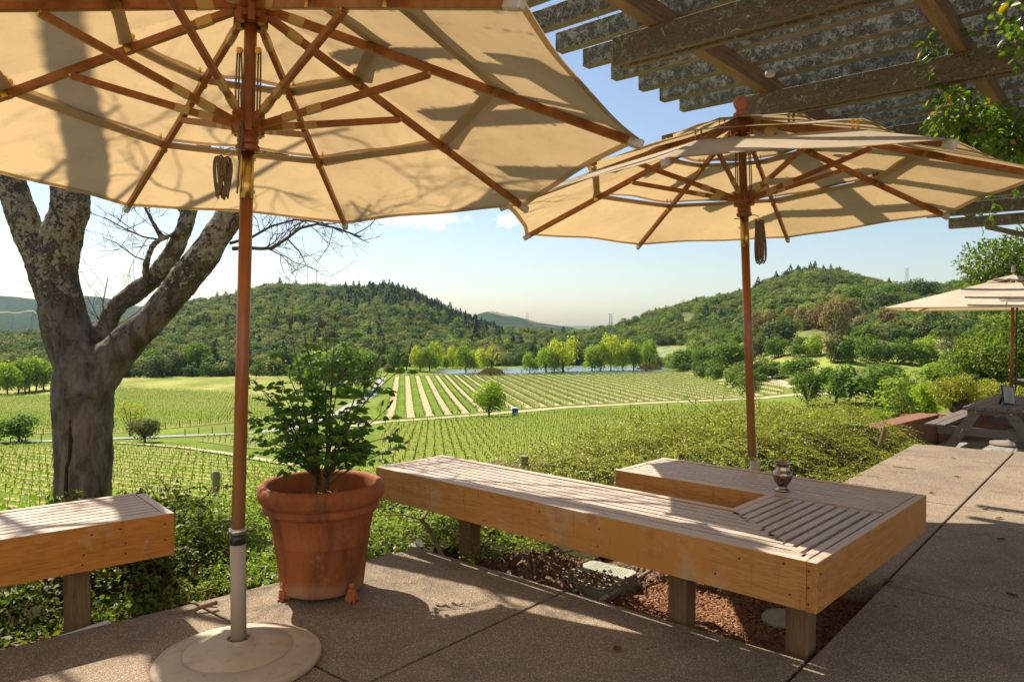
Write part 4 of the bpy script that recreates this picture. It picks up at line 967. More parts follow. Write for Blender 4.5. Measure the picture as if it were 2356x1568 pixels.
# ================================================================== PICNIC TERRACE
GZ=-.73
def terrace():
    mb=MB(); mb.poly([PF(6.05,-8),PF(27,-8),PF(27,1.6),PF(6.05,1.6)],GZ-.1,GZ); tag(mb.build('gravel_terrace',M['gravel']),kind='structure')
terrace()
def picnic(name,label,loc,rz,LL=2.44):
    root=thing(name,label,'picnic table',loc,rz)
    L=LL
    for i in range(5):
        y=-.36+i*.146; MB().box((-L/2,y,.71),(L/2,y+.138,.752),bev=.004).build('top_plank',M['tablex'],root)
    for s in (-1,1):
        for k in (0,1):
            y=s*(.60+.145*k); MB().box((-L/2,min(y,y+s*.138),.41),(L/2,max(y,y+s*.138),.45),bev=.004).build('seat_plank',M['tablex'],root)
    for x in (-L/2+.26,L/2-.26):
        MB().box((x-.019,-.35,.62),(x+.019,.35,.709)).build('cross_bar',M['table'],root)
        MB().box((x-.019,-.76,.28),(x+.019,.76,.409)).build('seat_bearer',M['table'],root)
        xo=x+(.039 if x>0 else -.039)
        for s in (-1,1):
            MB().bar((xo,s*.63,0),(xo,s*.20,.709),.038,.14,up=(1,0,0)).build('leg',M['table'],root) if False else MB().bar((xo,s*.63,0),(xo,s*.20,.709),.14,.038,up=(1,0,0)).build('leg',M['table'],root)
            for z in (.34,.37,.66):
                t=(z)/.709; y=s*(.63-.43*t); xx=xo+(.02 if x>0 else -.02); MB().tube([(xx-.004,y,z),(xx+.006,y,z)],.011,8).build('bolt',M['steel'],root)
    return root
# near table: left long end faces the viewer
tloc=Vector((7.98,11.9,0)); TRZ=math.radians(47)
picnic('picnic_table','grey weathered picnic table with the pale square umbrella through its top','',0) if False else None
PT=picnic('picnic_table','grey weathered picnic table under the pale square umbrella with a sign on it',(tloc.x,tloc.y,GZ),TRZ)
t2=W(2425,900,20.5)
picnic('picnic_table','second grey picnic table partly hidden behind the yellow green shrub at right',(t2.x,t2.y,GZ),TRZ+.5)
M['dark_base']=simple('dusty_iron_base',(.20,.17,.14),(.15,.125,.10),8,rough=.7)
def square_umbrella():
    b=Vector((8.26,12.2,0)); root=thing('square_umbrella','pale cream square umbrella standing over the picnic table at the far right','umbrella',(b.x,b.y,GZ),0)
    zt=1.3+(742-634)/F*12.1-GZ; ze=1.3+(742-708)/F*12.1-GZ; hd=2.30
    aL=math.atan2(0,-1)
    # one corner points left in the photograph (slightly towards the viewer), the canopy is a square pyramid
    cs=[Vector((math.cos(a),math.sin(a),0))*hd for a in [PI+math.radians(8)+i*PI/2 for i in range(4)]]
    vs=[];fs=[];n=10
    top=Vector((0,0,zt)); f0=.20
    for i in range(4):
        a=cs[i];b_=cs[(i+1)%4]; o=len(vs)
        for p in range(n+1):
            f=f0+(1-f0)*p/n
            for q in range(n+1):
                t=q/n; w=4*t*(1-t); x=(a.lerp(b_,t))*f; z=zt-(zt-ze)*f; x=x*(1-.02*w*f); vs.append(Vector((x.x,x.y,z-.03*w*f*(1-f)*2)))
        for p in range(n):
            for q in range(n):
                k=o+p*(n+1)+q; fs.append((k,k+n+1,k+n+2,k+1))
    c=MB().add(vs,fs).build('canopy',M['canopy_white'],root,smooth=False)
    vs=[];fs=[]
    for i in range(4):
        a=cs[i];b_=cs[(i+1)%4]; o=len(vs)
        for p in range(5):
            f=.0+.215*p/4
            for q in range(n+1):
                t=q/n; x=a.lerp(b_,t)*f; vs.append(Vector((x.x,x.y,zt+.022-(zt-ze)*f*.98+.012*math.sin(q*1.9+i)*p/4)))
        for p in range(4):
            for q in range(n):
                k=o+p*(n+1)+q; fs.append((k,k+n+1,k+n+2,k+1))
    MB().add(vs,fs).build('vent_cap',M['canopy_white'],root,smooth=False)
    va=MB()
    for i in range(4):
        a=cs[i];b_=cs[(i+1)%4]; va.add([Vector((a.x,a.y,ze)),Vector((b_.x,b_.y,ze)),Vector((b_.x,b_.y,ze-.02)),Vector((a.x,a.y,ze-.02))],[(0,1,2,3)])
    va.build('edge_hem',M['canopy_white'],c)
    for i in range(4):
        for e in (cs[i],(cs[i]+cs[(i+1)%4])/2):
            MB().bar((e.x*.03,e.y*.03,zt-.07),(e.x*.97,e.y*.97,ze+.01-.02),.02,.028).build('rib',M['rib_l'],root)
    MB().tube([(0,0,.1),(0,0,zt-.02)],.026,16).build('pole',M['pole'],root,smooth=True)
    MB().tube([(.07,.0,.9),(.07,0,zt-.5)],.012,8).build('pull_cord',M['black'],root)
    MB().lathe([(.02,zt+.06),(.03,zt+.07),(.03,zt+.16),(.02,zt+.18),(0,zt+.185)],16).build('finial',M['cap'],root,smooth=True)
    MB().lathe([(0,.0),(.30,0),(.31,.02),(.29,.045),(.06,.07),(.05,.10),(.045,.28),(.0,.28)],40,close=False).build('base',M['dark_base'],root,smooth=True)
    MB().tube([(0,0,.27),(0,0,.33)],.036,14).build('collar',M['black'],root)
square_umbrella()
def sign():
    p=W(2322,931,11.5); root=thing('table_sign','blue framed notice leaning on a stand on the picnic table','sign',(p.x,p.y,GZ+.753),.25)
    R=Matrix.Rotation(-.28,4,'X')@Matrix.Rotation(.14,4,'Y')
    MB().box((-.115,-.012,0),(.115,.008,.30),R).build('frame',M['navy'],root)
    MB().box((-.098,-.016,.022),(.098,-.0125,.282),R).build('sheet',M['paper'],root)
    mb=MB(); r=random.Random(1)
    for z,w in ((.25,.03),(.215,.055),(.19,.05),(.165,.06),(.135,.045),(.11,.05),(.085,.03),(.05,.06)):
        x=-w
        while x<w: 
            l=r.uniform(.008,.02); mb.box((x,-.0175,z),(min(x+l,w),-.0162,z+.007),R); x+=l+.006
    mb.build('writing',M['ink'],root)
    MB().bar((-.05,.13,0),(-.05,.05,.17),.05,.012).build('prop',M['redwood'],root)
sign()
def planter():
    a=W(2030,985,11.2); b=W(2156,953,12.75); c=W(2186,938,13.6); zt=1.3-(953-742)/F*12.75
    d=(Vector((b.x,b.y,0))-Vector((a.x,a.y,0))).normalized(); nr=Vector((-d.y,d.x,0)); rz=math.atan2(d.y,d.x)
    root=thing('planter_box','long redwood planter box with bark inside at the edge of the gravel terrace','planter',(b.x,b.y,zt),rz)
    L=2.5; w=.95
    MB().box((-L,-.005,-.62),(.012,.045,-.055)).build('side_board',M['redwood'],root)
    MB().box((-L,-.03,-.05),(-.0,.30,0),bev=.005).build('cap_board',M['redwood'],root)
    B=Matrix.Rotation(math.radians(10)-rz,4,'Z')     # the second side turns off to the right, behind the table
    MB().box((.0,-.05,-.62),(2.6,.0,-.055),B).build('side_board',M['redwood'],root)
    MB().box((.13,-.09,-.05),(2.6,.16,-.001),B,.005).build('cap_board',M['redwood'],root)
    MB().box((.05,.001,-.6),(2.6,1.0,-.12),B).build('bark_fill',M['mulch'],root)
planter()

# ================================================================== ADDED BUILDING BEHIND THE VIEWER (unseen, put in to bounce sun onto the shaded sides)
def building():
    root=thing('bounce_building','unseen pale stucco front added behind the viewer to bounce sunlight onto the patio','building',(0,-4.6,0))
    MB().box((-11,-.3,-.3),(9,0,6.4)).build('wall',M['stucco'],root)
    MB().box((-11.5,-.9,6.4),(9.5,.25,6.6)).build('roof',M['redwood'],root)
    for x in (-7.,-2.,3.,7.): 
        d=MB().box((x-.6,.002,0),(x+.6,.03,2.2)).build('door',M['table'],root); MB().box((x-.48,.031,.2),(x+.48,.036,2.1)).build('pane',M['black'],d)
M['stucco']=simple('pale_stucco',(.82,.76,.66),(.78,.72,.62),3,rough=.9,spec=.1,bump=.2)
building()

def debris():
    rn=np.random.default_rng(44); n=420; u=rn.uniform(-3.5,5.5,n); v=np.where(u<0,rn.uniform(-1.6,2.2,n),rn.uniform(-1.8,.85,n)); ok=~((u>-.02)&(u<1.12)&(v>-.02)); ok&=~((v>2.15)); u=u[ok];v=v[ok]; n=len(u)
    P=np.array([tuple(PF(a,b,.003)) for a,b in zip(u,v)]); D=rn.normal(size=(n,3))*[1,1,.15]; N=np.tile([0,0,1.],(n,1))+rn.normal(size=(n,3))*.3; L=rn.uniform(.004,.016,n)*np.where(rn.uniform(size=n)<.06,2.2,1)
    a,b=leaf_quads(P,D,N,L,L*rn.uniform(.25,.7,n),.15); tag(np_mesh('patio_litter',a,b,M['litter']),kind='stuff')
M['litter']=leaf('dry_litter',(.10,.06,.03),(.34,.24,.13),.1,.9,.1,tcol=(1,1,1),obj=0)
debris()
# ================================================================== TERRAIN
def tab(t): 
    a=np.array(t,float); return lambda x: np.interp(x,a[:,0],a[:,1])
BASE=tab([(0,-.3),(5,-.32),(7.5,-.95),(12,-2.3),(20,-4.7),(30,-7.6),(50,-12.8),(85,-16.3),(150,-21.2),(230,-27),(300,-28.6),(440,-30.5),(520,-30.9),(9000,-33)])
SKY=tab([(-1500,735),(-400,742),(-200,770),(0,768),(90,765),(200,752),(270,742),(330,722),(400,706),(480,687),(560,667),(620,655),(700,653),(780,655),(850,657),(905,655),(960,672),(1000,692),(1040,712),(1080,728),(1110,742),(1160,752),(1230,757),(1290,760),(1340,757),(1400,744),(1440,732),(1500,715),(1560,700),(1620,683),(1700,668),(1740,652),(1790,632),(1860,616),(1930,619),(1990,636),(2040,648),(2100,654),(2180,650),(2240,642),(2300,625),(2356,610),(2600,585),(3900,560)])
YB=tab([(-1500,420),(250,425),(650,440),(900,540),(1480,560),(1600,430),(1720,285),(1900,235),(2356,190),(3900,150)])
YR=tab([(-1500,760),(0,780),(250,900),(480,1050),(900,1200),(1100,1100),(1250,1000),(1400,980),(1880,1050),(2356,820),(3900,600)])
TPX=tab([(-1500,12),(2300,12)])
def terr(px,Y):
    px=np.asarray(px,float);Y=np.asarray(Y,float)
    b=BASE(Y); yb=YB(px); yr=YR(px); zr=1.3+(HZ-(SKY(px)+14))/F*yr
    t=(Y-yb)/(yr-yb); tt=np.clip(t,0,1); p=np.where(px<1300,1.05,1.12)
    z=b+(zr-BASE(yr))*np.clip(tt,1e-6,1)**p*(tt>0)
    und=(np.sin(px*.021+Y*.013)*2.2+np.sin(px*.008-Y*.021)*2.6+np.sin(px*.05+Y*.03)*1.2)*np.clip(tt*4,0,1)*np.clip((1-tt)*5,0,1)
    z=z+und*Y/700
    over=np.clip((Y-yr)/(.8*yr),0,1); z=np.where(Y>yr,zr+(-40-zr)*over**1.2,z)
    return z
def hit(px,py,Y0=9.,Y1=1500.):
    Ys=np.exp(np.linspace(math.log(Y0),math.log(Y1),1600)); d=ray(px,py); rz=H+d.z/d.y*Ys; tz=terr(np.full_like(Ys,px),Ys)
    k=np.nonzero(rz<tz)[0]
    Y=Ys[k[0]] if len(k) else Y1
    return Vector(((px-CX)/F*Y,Y,float(terr(px,Y))))
def onz(X,Y):
    return terr(CX+F*X/np.maximum(Y,.1),Y)
def ground():
    pxs=np.concatenate([np.linspace(-2600,-260,30),np.arange(-240,2620,10),np.linspace(2640,4900,30)])
    Ys=np.concatenate([np.linspace(4.6,12,10)[:-1],np.exp(np.linspace(math.log(12),math.log(1900),210)),[2600,4000,9500]])
    A,B=np.meshgrid(pxs,Ys,indexing='ij'); a=A.ravel();b=B.ravel(); z=terr(a,b); X=(a-CX)/F*b
    # keep the sheet under the patio, the beds and the terrace
    nearm=(b<14)&(X>-1); z=np.where(nearm&(X>.5),np.minimum(z,-1.1),z); z=np.where(b<5.6,np.minimum(z,-.45),z); 
    tm=(X>3)&(b>6)&(b<40)&(X>b*.42); z=np.where(tm,np.minimum(z,-1.2),z)
    vt=np.stack([X,b,z],1); nu,nv=len(pxs),len(Ys); i,j=np.meshgrid(np.arange(nu-1),np.arange(nv-1),indexing='ij'); k=(i*nv+j).ravel(); f=np.stack([k,k+nv,k+nv+1,k+1],1)
    o=np_mesh('ground',vt,f,M['ground'],None,True); tag(o,kind='structure')
    me=o.data; ca=me.color_attributes.new('zone','FLOAT_COLOR','POINT'); nz=vnoise(77)
    t=(b-YB(a))/(YR(a)-YB(a))
    col=np.zeros((len(a),4)); col[:,3]=1
    grass=np.array([.14,.195,.025]); meadow=np.array([.30,.29,.085]); hill=np.array([.11,.12,.04]); dry=np.array([.33,.27,.12]); bright=np.array([.20,.30,.04]); olive=np.array([.20,.235,.105])
    c=np.tile(grass,(len(a),1)); n1=nz(X*.06,b*.03,1.)
    mw=np.clip((b-235)/60,0,1)*np.clip((750-a)/150,0,1)*np.clip(.75+.5*n1,0,1); c=c*(1-mw[:,None])+meadow*mw[:,None]
    hw=np.clip(t*8,0,1)[:,None]; c=c*(1-hw)+hill*hw
    rw=(np.clip((a-1500)/120,0,1)*np.clip(t*6,0,1)*np.clip(1.1-t*1.2,0,1)*np.clip(.4+.6*nz(X*.05,b*.04,1.),0,1))[:,None]; c=c*(1-rw)+np.array([.26,.27,.08])*rw
    yy=HZ+F*(1.3-z)/b
    ow=(((a>1490)&(a<1590)&(yy>798)&(yy<836)))[:,None]; c=np.where(ow,olive,c)
    gw=((a>1735)&(a<2170)&(yy>824)&(yy<846))[:,None]; c=np.where(gw,np.array([.27,.31,.06]),c)
    dw=((a>2140)&(a<2230)&(yy>735)&(yy<800))[:,None]; c=np.where(dw,np.array([.36,.29,.17]),c)
    c=np.where((b>2000)[:,None],np.array([.08,.11,.06]),c)
    col[:,:3]=np.clip(c*(1+.18*nz(X*.2,b*.1,1.)[:,None]),.01,1); ca.data.foreach_set('color',col.astype(np.float32).ravel())
def ground_mat():
    t=NT('valley_grass'); o=t.coords(); c=t.n('VertexColor',layer_name='zone').outputs[0]
    f=t.noise(t.coords((1,.5,1)),.09,8,.7); g=t.noise(o,.9,5,.7); h=t.noise(t.coords((1,.35,1)),.022,6,.65)
    col=t.mix(1.,c,t.ramp(f,[(.3,.72),(.7,1.22)]),'MULTIPLY'); col=t.mix(1.,col,t.ramp(g,[(.3,.75),(.7,1.2)]),'MULTIPLY')
    col=t.mix(t.ramp(h,[(.5,0),(.68,.5)]),col,(.29,.27,.08)); 
    return t.done(t.pbsdf(col,.95,.05,0,t.bump(g,.5,.25)))
M['ground']=ground_mat(); ground()
# ------------------------------------------------------------------ vineyard floors: sheets laid on the terrain
def inpoly(x,y,P):
    r=np.zeros(len(x),bool); n=len(P); j=n-1
    for i in range(n):
        xi,yi=P[i];xj,yj=P[j]
        c=((yi>y)!=(yj>y))&(x<(xj-xi)*(y-yi)/(yj-yi+1e-12)+xi); r^=c; j=i
    return r
def vine_mat(name,az,sp,grass,dirt,frac,alt,ph=0.):
    t=NT(name); o=t.n('TexCoord').outputs['Object']; s=t.n('SeparateXYZ',{0:o}); a=math.radians(az)
    w=t.math('MULTIPLY',t.math('SUBTRACT',t.noise(o,.25,3),.5),.35)
    q=t.math('ADD',t.math('SUBTRACT',t.math('MULTIPLY',s.outputs[0],math.cos(a)/sp),t.math('MULTIPLY',s.outputs[1],math.sin(a)/sp)),t.math('MULTIPLY',w,1/sp))
    fr=t.math('FRACT',t.math('ADD',q,200.+ph))
    msk=t.ramp(fr,[(0,1),(frac-.03,1),(frac+.03,0),(.985,0),(1,1)])
    g=t.mix(t.ramp(t.noise(t.coords((1,1,1)),.8,6,.7),[(.3,0),(.7,1)]),grass,tuple(x*.62 for x in grass))
    g=t.mix(t.ramp(t.noise(o,.06,5,.7),[(.45,0),(.65,.5)]),g,(.25,.26,.05))
    d=t.mix(t.ramp(t.noise(o,1.6,6,.75),[(.3,0),(.7,1)]),dirt,tuple(x*.72 for x in dirt))
    d=t.mix(t.ramp(t.noise(o,.12,5,.7),[(.5,0),(.66,alt)]),d,g)
    msk=t.math('MULTIPLY',msk,t.ramp(t.noise(o,.9,4,.7),[(.25,.55),(.45,1)]))
    return t.done(t.pbsdf(t.mix(msk,g,d),.95,.05,0,t.bump(t.noise(o,2.,5,.7),.6,.15)))
BL={}
PH0=hit(943,957); _a=math.radians(-8.3); PHASE=.25-(PH0.x*math.cos(_a)-PH0.y*math.sin(_a))/5.7
def block(name,poly,az,sp,grass,dirt,frac,alt,du=.05,step=(7,3)):
    xs=[p[0] for p in poly]; ys=[p[1] for p in poly]
    top=tab(sorted(BLTOP[name])); bot=tab(sorted(BLBOT[name])); px=np.arange(min(xs),max(xs)+1,8.); n=46
    vt=[]
    for x in px:
        a=hit(x,float(top(x)));b=hit(x,float(bot(x)))
        for k in range(n+1):
            Y=b.y+(a.y-b.y)*k/n; vt.append(((x-CX)/F*Y,Y,float(terr(x,Y))+.06+.0006*Y*.3))
    vt=np.array(vt); m=len(px); i,j=np.meshgrid(np.arange(m-1),np.arange(n),indexing='ij'); k=(i*(n+1)+j).ravel(); f=np.stack([k,k+n+1,k+n+2,k+1],1)
    o=np_mesh('vineyard_ground',vt,f,vine_mat('vine_rows_'+name,az,sp,grass,dirt,frac,alt,PHASE if name=='striped' else 0.),None,True); tag(o,kind='structure')
    BL[name]=(px,top,bot,az)
BLTOP={};BLBOT={}
def defblock(name,top,bot,az,sp,grass,dirt,frac,alt):
    BLTOP[name]=top;BLBOT[name]=bot; block(name,top+bot,az,sp,grass,dirt,frac,alt)
GR=(.19,.275,.035)
defblock('striped',[(868,945),(905,866),(1100,862),(1300,858),(1550,852.5),(1730,858),(1806,886)],[(868,966),(1000,957),(1150,945),(1300,932),(1500,922),(1700,914),(1806,905)],-8.3,5.7,(.125,.205,.020),(.50,.385,.235),.5,.25)
defblock('centre',[(876,980),(1150,960),(1300,948),(1700,931),(2010,917)],[(876,1075),(1000,1095),(1300,1075),(1700,1020),(2010,965)],-60,2.4,(.165,.22,.022),(.33,.28,.09),.28,.5)
defblock('near_left',[(-60,1032),(265,1025),(420,1034),(650,1078),(870,1098)],[(-60,1260),(870,1240)],-60,2.4,(.145,.225,.018),(.43,.31,.155),.38,.12)
defblock('mid_left',[(-60,915),(130,908),(280,893),(530,903),(640,918)],[(-60,1000),(280,996),(400,985),(530,972),(640,965)],-57,2.5,(.15,.215,.022),(.36,.29,.11),.34,.3)
defblock('small',[(455,1012),(560,1000),(840,1005)],[(455,1016),(640,1040),(840,1050)],-57,2.4,(.15,.215,.022),(.38,.33,.15),.34,.5)
def ribbon(name,pts,wid,mat,dz=.12):
    P=[hit(x,y) for x,y in pts]; out=[]
    for a,b in zip(P[:-1],P[1:]):
        n=max(2,int((b-a).length/6))
        for k in range(n): out.append(a.lerp(b,k/n))
    out.append(P[-1]); mb=MB(); vs=[];
    for i,p in enumerate(out):
        d=(out[min(i+1,len(out)-1)]-out[max(i-1,0)]); d.z=0; d.normalize(); s=Vector((-d.y,d.x,0))*wid/2
        for q in (-1,-.33,.33,1):
            w=p+s*q; w.z=float(onz(w.x,w.y))+dz; vs.append(w)
    mb.add(vs,[(4*i+k,4*i+k+1,4*i+k+5,4*i+k+4) for i in range(len(out)-1) for k in range(3)])
    tag(mb.build(name,mat,None,True),kind='structure')
ribbon('dirt_track',[(800,982),(868,972),(1000,963),(1150,951),(1300,938),(1500,927),(1700,919),(1810,910),(1900,906),(2010,902)],4.5,M['dirt'],.14)
ribbon('dirt_track',[(265,1020),(330,1024),(420,1031),(520,1045),(650,1068),(760,1080)],1.6,M['dirt'],.18)
ribbon('farm_road',[(-40,1021),(100,1016),(210,1012),(300,1008),(420,1003),(530,999),(640,990),(740,965),(800,938),(850,912),(868,890),(880,868)],4.2,M['asphalt'],.15)
ribbon('dirt_track',[(1735,858),(1770,872),(1806,884),(1830,890)],5,M['dirt'],.14)
ribbon('dirt_track',[(905,863),(1100,860),(1300,856.5),(1550,851)],3,M['dirt'],.2)
# ------------------------------------------------------------------ vines
def vine_points(name,sp,along,jit=.12):
    px,top,bot,az=BL[name]; a=math.radians(az); d=np.array([math.sin(a),math.cos(a)]); nrm=np.array([math.cos(a),-math.sin(a)])
    C=[]
    for x in np.linspace(px[0],px[-1],24):
        for y in (float(top(x)),float(bot(x))): h=hit(x,y); C.append((h.x,h.y))
    C=np.array(C); s=C@nrm; l=C@d; out=[]
    rn=np.random.default_rng(int(sp*10)+len(name))
    for q in np.arange(math.floor(s.min()/sp),s.max()/sp+1)*sp:
        q=q-(PHASE*5.7 if name=='striped' else 0.)%sp; t=np.arange(l.min(),l.max(),along); t=t+rn.normal(size=len(t))*jit; out.append(np.outer(np.full(len(t),q),nrm)+np.outer(t,d))
    P=np.concatenate(out); P=P[P[:,1]>12]; x=CX+F*P[:,0]/P[:,1]; z=terr(x,P[:,1]); y=HZ+F*(1.3-z)/P[:,1]
    ok=(x>px[0])&(x<px[-1])&(y>top(x))&(y<bot(x)); return np.stack([P[ok,0],P[ok,1],z[ok]],1),x[ok],y[ok],az
def vine_geo(P,rn,hp=.62,nl=6,leafs=.30,post=.07,az=0,spread=.35):
    n=len(P); a=math.radians(az); d=np.array([math.sin(a),math.cos(a),0])
    # crossed thin boxes for the dark trunks
    w=post/2; q=[]
    for ax in (np.array([1,0,0]),np.array([0,1,0])):
        b=P[:,None,:]+np.stack([-ax*w,ax*w,ax*w*.8,-ax*w*.8])[None]; b[:,2:,2]+=hp*rn.uniform(.8,1.15,(n,1)); q.append(b.reshape(-1,3))
    V1=np.concatenate(q); F1=np.arange(len(V1)).reshape(-1,4)
    m=n*nl; B=np.repeat(P,nl,0)+d*rn.normal(size=(m,1))*spread+rn.normal(size=(m,3))*[.07,.07,0]; B[:,2]+=hp+rn.uniform(-.12,.22,m)
    D=rn.normal(size=(m,3)); D[:,2]=np.abs(D[:,2])*.6; N=rn.normal(size=(m,3))+[0,0,.8]; L=leafs*rn.uniform(.6,1.3,m)
    V2,F2=leaf_quads(B,D,N,L,L*.75,.2)
    return (V1,F1),(V2,F2)
def vines():
    rn=np.random.default_rng(12); parts=[]
    near,x,y,az=vine_points('near_left',2.4,1.55)
    vis=(x>-5)&(x<860)&(y<1150)&~((x>120)&(x<262)&(y<1150))&~((x>530)&(x<565))
    idx=np.nonzero(vis)[0]; idx=idx[np.argsort(near[idx,1])][:300]
    ms=[]
    for k in range(4):
        a,b=vine_geo(np.zeros((1,3)),np.random.default_rng(k),.62,24,.22,.085,az,.60); V,Fq,mi=join_np([a,b]); o=np_mesh('grapevine',V,Fq,[M['fpost'],M['l_vinerow']],None,False,mi); ms.append(o)
    for j,i in enumerate(idx):
        o=ms[j] if j<4 else ms[j%4].copy()
        if j>=4: COL.objects.link(o)
        o.location=near[i]; s=rn.uniform(.8,1.2); o.scale=(s,s,s*rn.uniform(.85,1.1)); o.rotation_euler=(0,0,PI*(j%2))
        tag(o,'young grapevine on a short dark stake in the nearest vineyard rows','grapevine','grapevines in the near vineyard rows')
    rest=np.ones(len(near),bool); rest[idx]=False
    parts.append(vine_geo(near[rest],rn,.62,12,.25,.085,az,.6))
    for nm,sp,al,hp,nl,ls,po in (('mid_left',2.5,1.6,.75,7,.36,.09),('small',2.4,1.6,.7,7,.3,.09),('centre',2.4,1.75,.85,7,.30,.10),('striped',2.85,1.7,.85,6,.42,.14)):
        p,x,y,az=vine_points(nm,sp,al); parts.append(vine_geo(p,rn,hp,nl,ls,po,az,.5))
    V,Fq,mi=join_np([q for p in parts for q in p]); tag(np_mesh('vineyard_vines',V,Fq,[M['fpost'],M['l_vinerow']],None,False,mi%2),kind='stuff')
vines()
# vineyard end posts
pm=MB().box((-.06,-.06,-.2),(.06,.06,1.45)).build('vineyard_post',M['fpost'])
PP=[(378,987,0),(411,983,0),(435,979,0),(457,976,0),(478,973,0),(500,971,0),(521,969,0),(423,1003,1),(455,1000,1),(486,998,1),(517,996,1),(20,1028,1),(55,1023,1),(91,1016,1),(96,1001,0)]
for k,x in enumerate(np.linspace(905,1790,31)): PP.append((float(x),float(np.interp(x,[868,1000,1150,1300,1500,1700,1806],[966,957,945,932,922,914,905]))+.5,2))
for k,x in enumerate(np.linspace(885,1700,26)): PP.append((float(x),float(np.interp(x,[876,1150,1300,1700],[982,962,950,933])),3))
LB=['dark end post along the lower edge of the vineyard beyond the pale road','dark post beside the pale farm road in the left of the valley','dark end post along the lower edge of the striped vineyard','thin end post along the upper edge of the centre vineyard below the dirt track']
for k,(x,y,g) in enumerate(PP):
    o=pm if k==0 else pm.copy()
    if k: COL.objects.link(o)
    o.location=hit(x,y); tag(o,LB[g],'post',['end posts of the middle left vineyard','posts along the farm road','end posts of the striped vineyard','end posts of the centre vineyard'][g])
# ------------------------------------------------------------------ lake and reeds
def lake():
    P=[(985,856),(1030,849.5),(1130,850),(1200,845),(1330,842.5),(1500,843),(1552,848),(1520,856),(1400,859),(1200,860.5),(1060,860.5)]
    mb=MB(); z=-30.2
    p=[G(x,y,z) for x,y in P]; mb.add([Vector((q.x,q.y,z)) for q in p],[tuple(reversed(range(len(p))))]); t=NT('lake_water'); o=t.coords((1,2.5,1))
    m=t.done(t.pbsdf((.16,.21,.25),.30,.6,0,t.bump(t.noise(o,.7,4,.6),.5,.3)))
    tag(mb.build('lake',m),kind='structure')
    rn=np.random.default_rng(3); n=2600; c=[]; 
    for (x,y,w,d,h,m_) in ((1131,860,32,6,4.2,1700),(1495,849,28,5,4.5,900)):
        b=G(x,y,z); X=b.x+rn.normal(size=m_)*w/F*b.y*.45; Y=b.y+rn.normal(size=m_)*d; hh=h*np.clip(1-((X-b.x)/(w/F*b.y*1.1))**2,.15,1)*rn.uniform(.5,1,m_)
        P_=np.stack([X,Y,np.full(m_,z)],1); D=rn.normal(size=(m_,3))*[.25,.25,0]+[0,0,1]; c.append(leaf_quads(P_,D,rn.normal(size=(m_,3)),hh,np.full(m_,.55),.1))
    V,Fq,_=join_np(c); tag(np_mesh('reeds',V,Fq,M['l_reed']),kind='stuff')
M['l_reed']=leaf('brown_reed',(.16,.10,.06),(.24,.16,.09),.25,.8,.1)
lake()
# ------------------------------------------------------------------ trees
def crown(seed,n,kind,ls=.07):
    rn=np.random.default_rng(seed)
    if kind=='con':
        z=rn.uniform(0.06,1,n)**.85; lay=np.floor(z*15)/15; fr=(z*15)%1; r=(1-z)*.5*(.55+.6*(1-fr))*rn.uniform(.35,1,n)**.5*(.8+.4*np.sin(lay*40+seed)); a=rn.uniform(0,6.283,n)
        P=np.stack([r*np.cos(a),r*np.sin(a),z],1); D=np.stack([np.cos(a),np.sin(a),rn.uniform(-.7,.1,n)],1); N=rn.normal(size=(n,3))*.4+[0,0,1]; L=ls*rn.uniform(.8,1.7,n)*(1.25-z)
        return leaf_quads(P,D,N,L,L*.75,.15)
    k={'oak':20,'willow':16,'bush':18,'airy':11}[kind]
    cz,hz={'oak':(.56,.34),'willow':(.56,.36),'bush':(.47,.40),'airy':(.64,.30)}[kind]
    C=unit(rn.normal(size=(k,3)))*rn.uniform(.30,1,(k,1))**.5; C[:,2]=np.where(C[:,2]<-.55,C[:,2]*.6,C[:,2]); C=C*[.36,.36,hz*.80]; C[:,2]+=cz
    R=rn.uniform(.13,.21,k)*{'oak':1.1,'bush':1.15,'willow':1.,'airy':.8}[kind]
    ci=rn.choice(k,n,p=R**2/np.sum(R**2)); U=unit(rn.normal(size=(n,3))); U[:,2]=np.where((U[:,2]<-.2)&(rn.uniform(size=n)<.6),-U[:,2],U[:,2])
    rr=R[ci]*np.clip(1+.14*rn.normal(size=n)-.25*(rn.uniform(size=n)<.3),.3,1.35); P=C[ci]+U*rr[:,None]*[1,1,.8]
    if kind=='willow': P[:,2]-=np.clip((np.hypot(P[:,0],P[:,1])-.25),0,1)*.5*rn.uniform(.2,1,n)
    P[:,2]=np.maximum(P[:,2],.02+.08*rn.uniform(size=n))
    lo={'oak':.19,'willow':.14,'bush':.0,'airy':.28}[kind]; z0,z1=np.percentile(P[:,2],[1.5,99.3]); P[:,2]=lo+(P[:,2]-z0)/(z1-z0)*(1-lo); P[:,:2]*=.5/np.percentile(np.hypot(P[:,0],P[:,1]),97)
    N=U+rn.normal(size=(n,3))*.38+np.array([0,0,.15]); D=np.cross(N,rn.normal(size=(n,3))); D[:,2]-=.2; L=ls*rn.uniform(.6,1.4,n); P=P-unit(D)*L[:,None]*.5
    return leaf_quads(P,D,N,L,L*.85,.12)
def trunk_mesh(seed,kind):
    r=random.Random(seed); mb=MB()
    mb.tube([(0,0,-.05),(.01,0,.12),(r.uniform(-.03,.03),r.uniform(-.02,.02),.28)],[.034,.027,.023],8,noise=.1,seed=seed)
    for k in range(7):
        a=r.uniform(0,6.28); e=Vector((math.cos(a)*r.uniform(.12,.33),math.sin(a)*.25,r.uniform(.5,.85))); z0=r.uniform(.18,.30)
        mb.tube([(0,0,z0),e*.5+Vector((0,0,z0*.35)),e],[.018,.011,.004],6)
    me=mb.build('trunk',M['trunk']); return me
CR={}
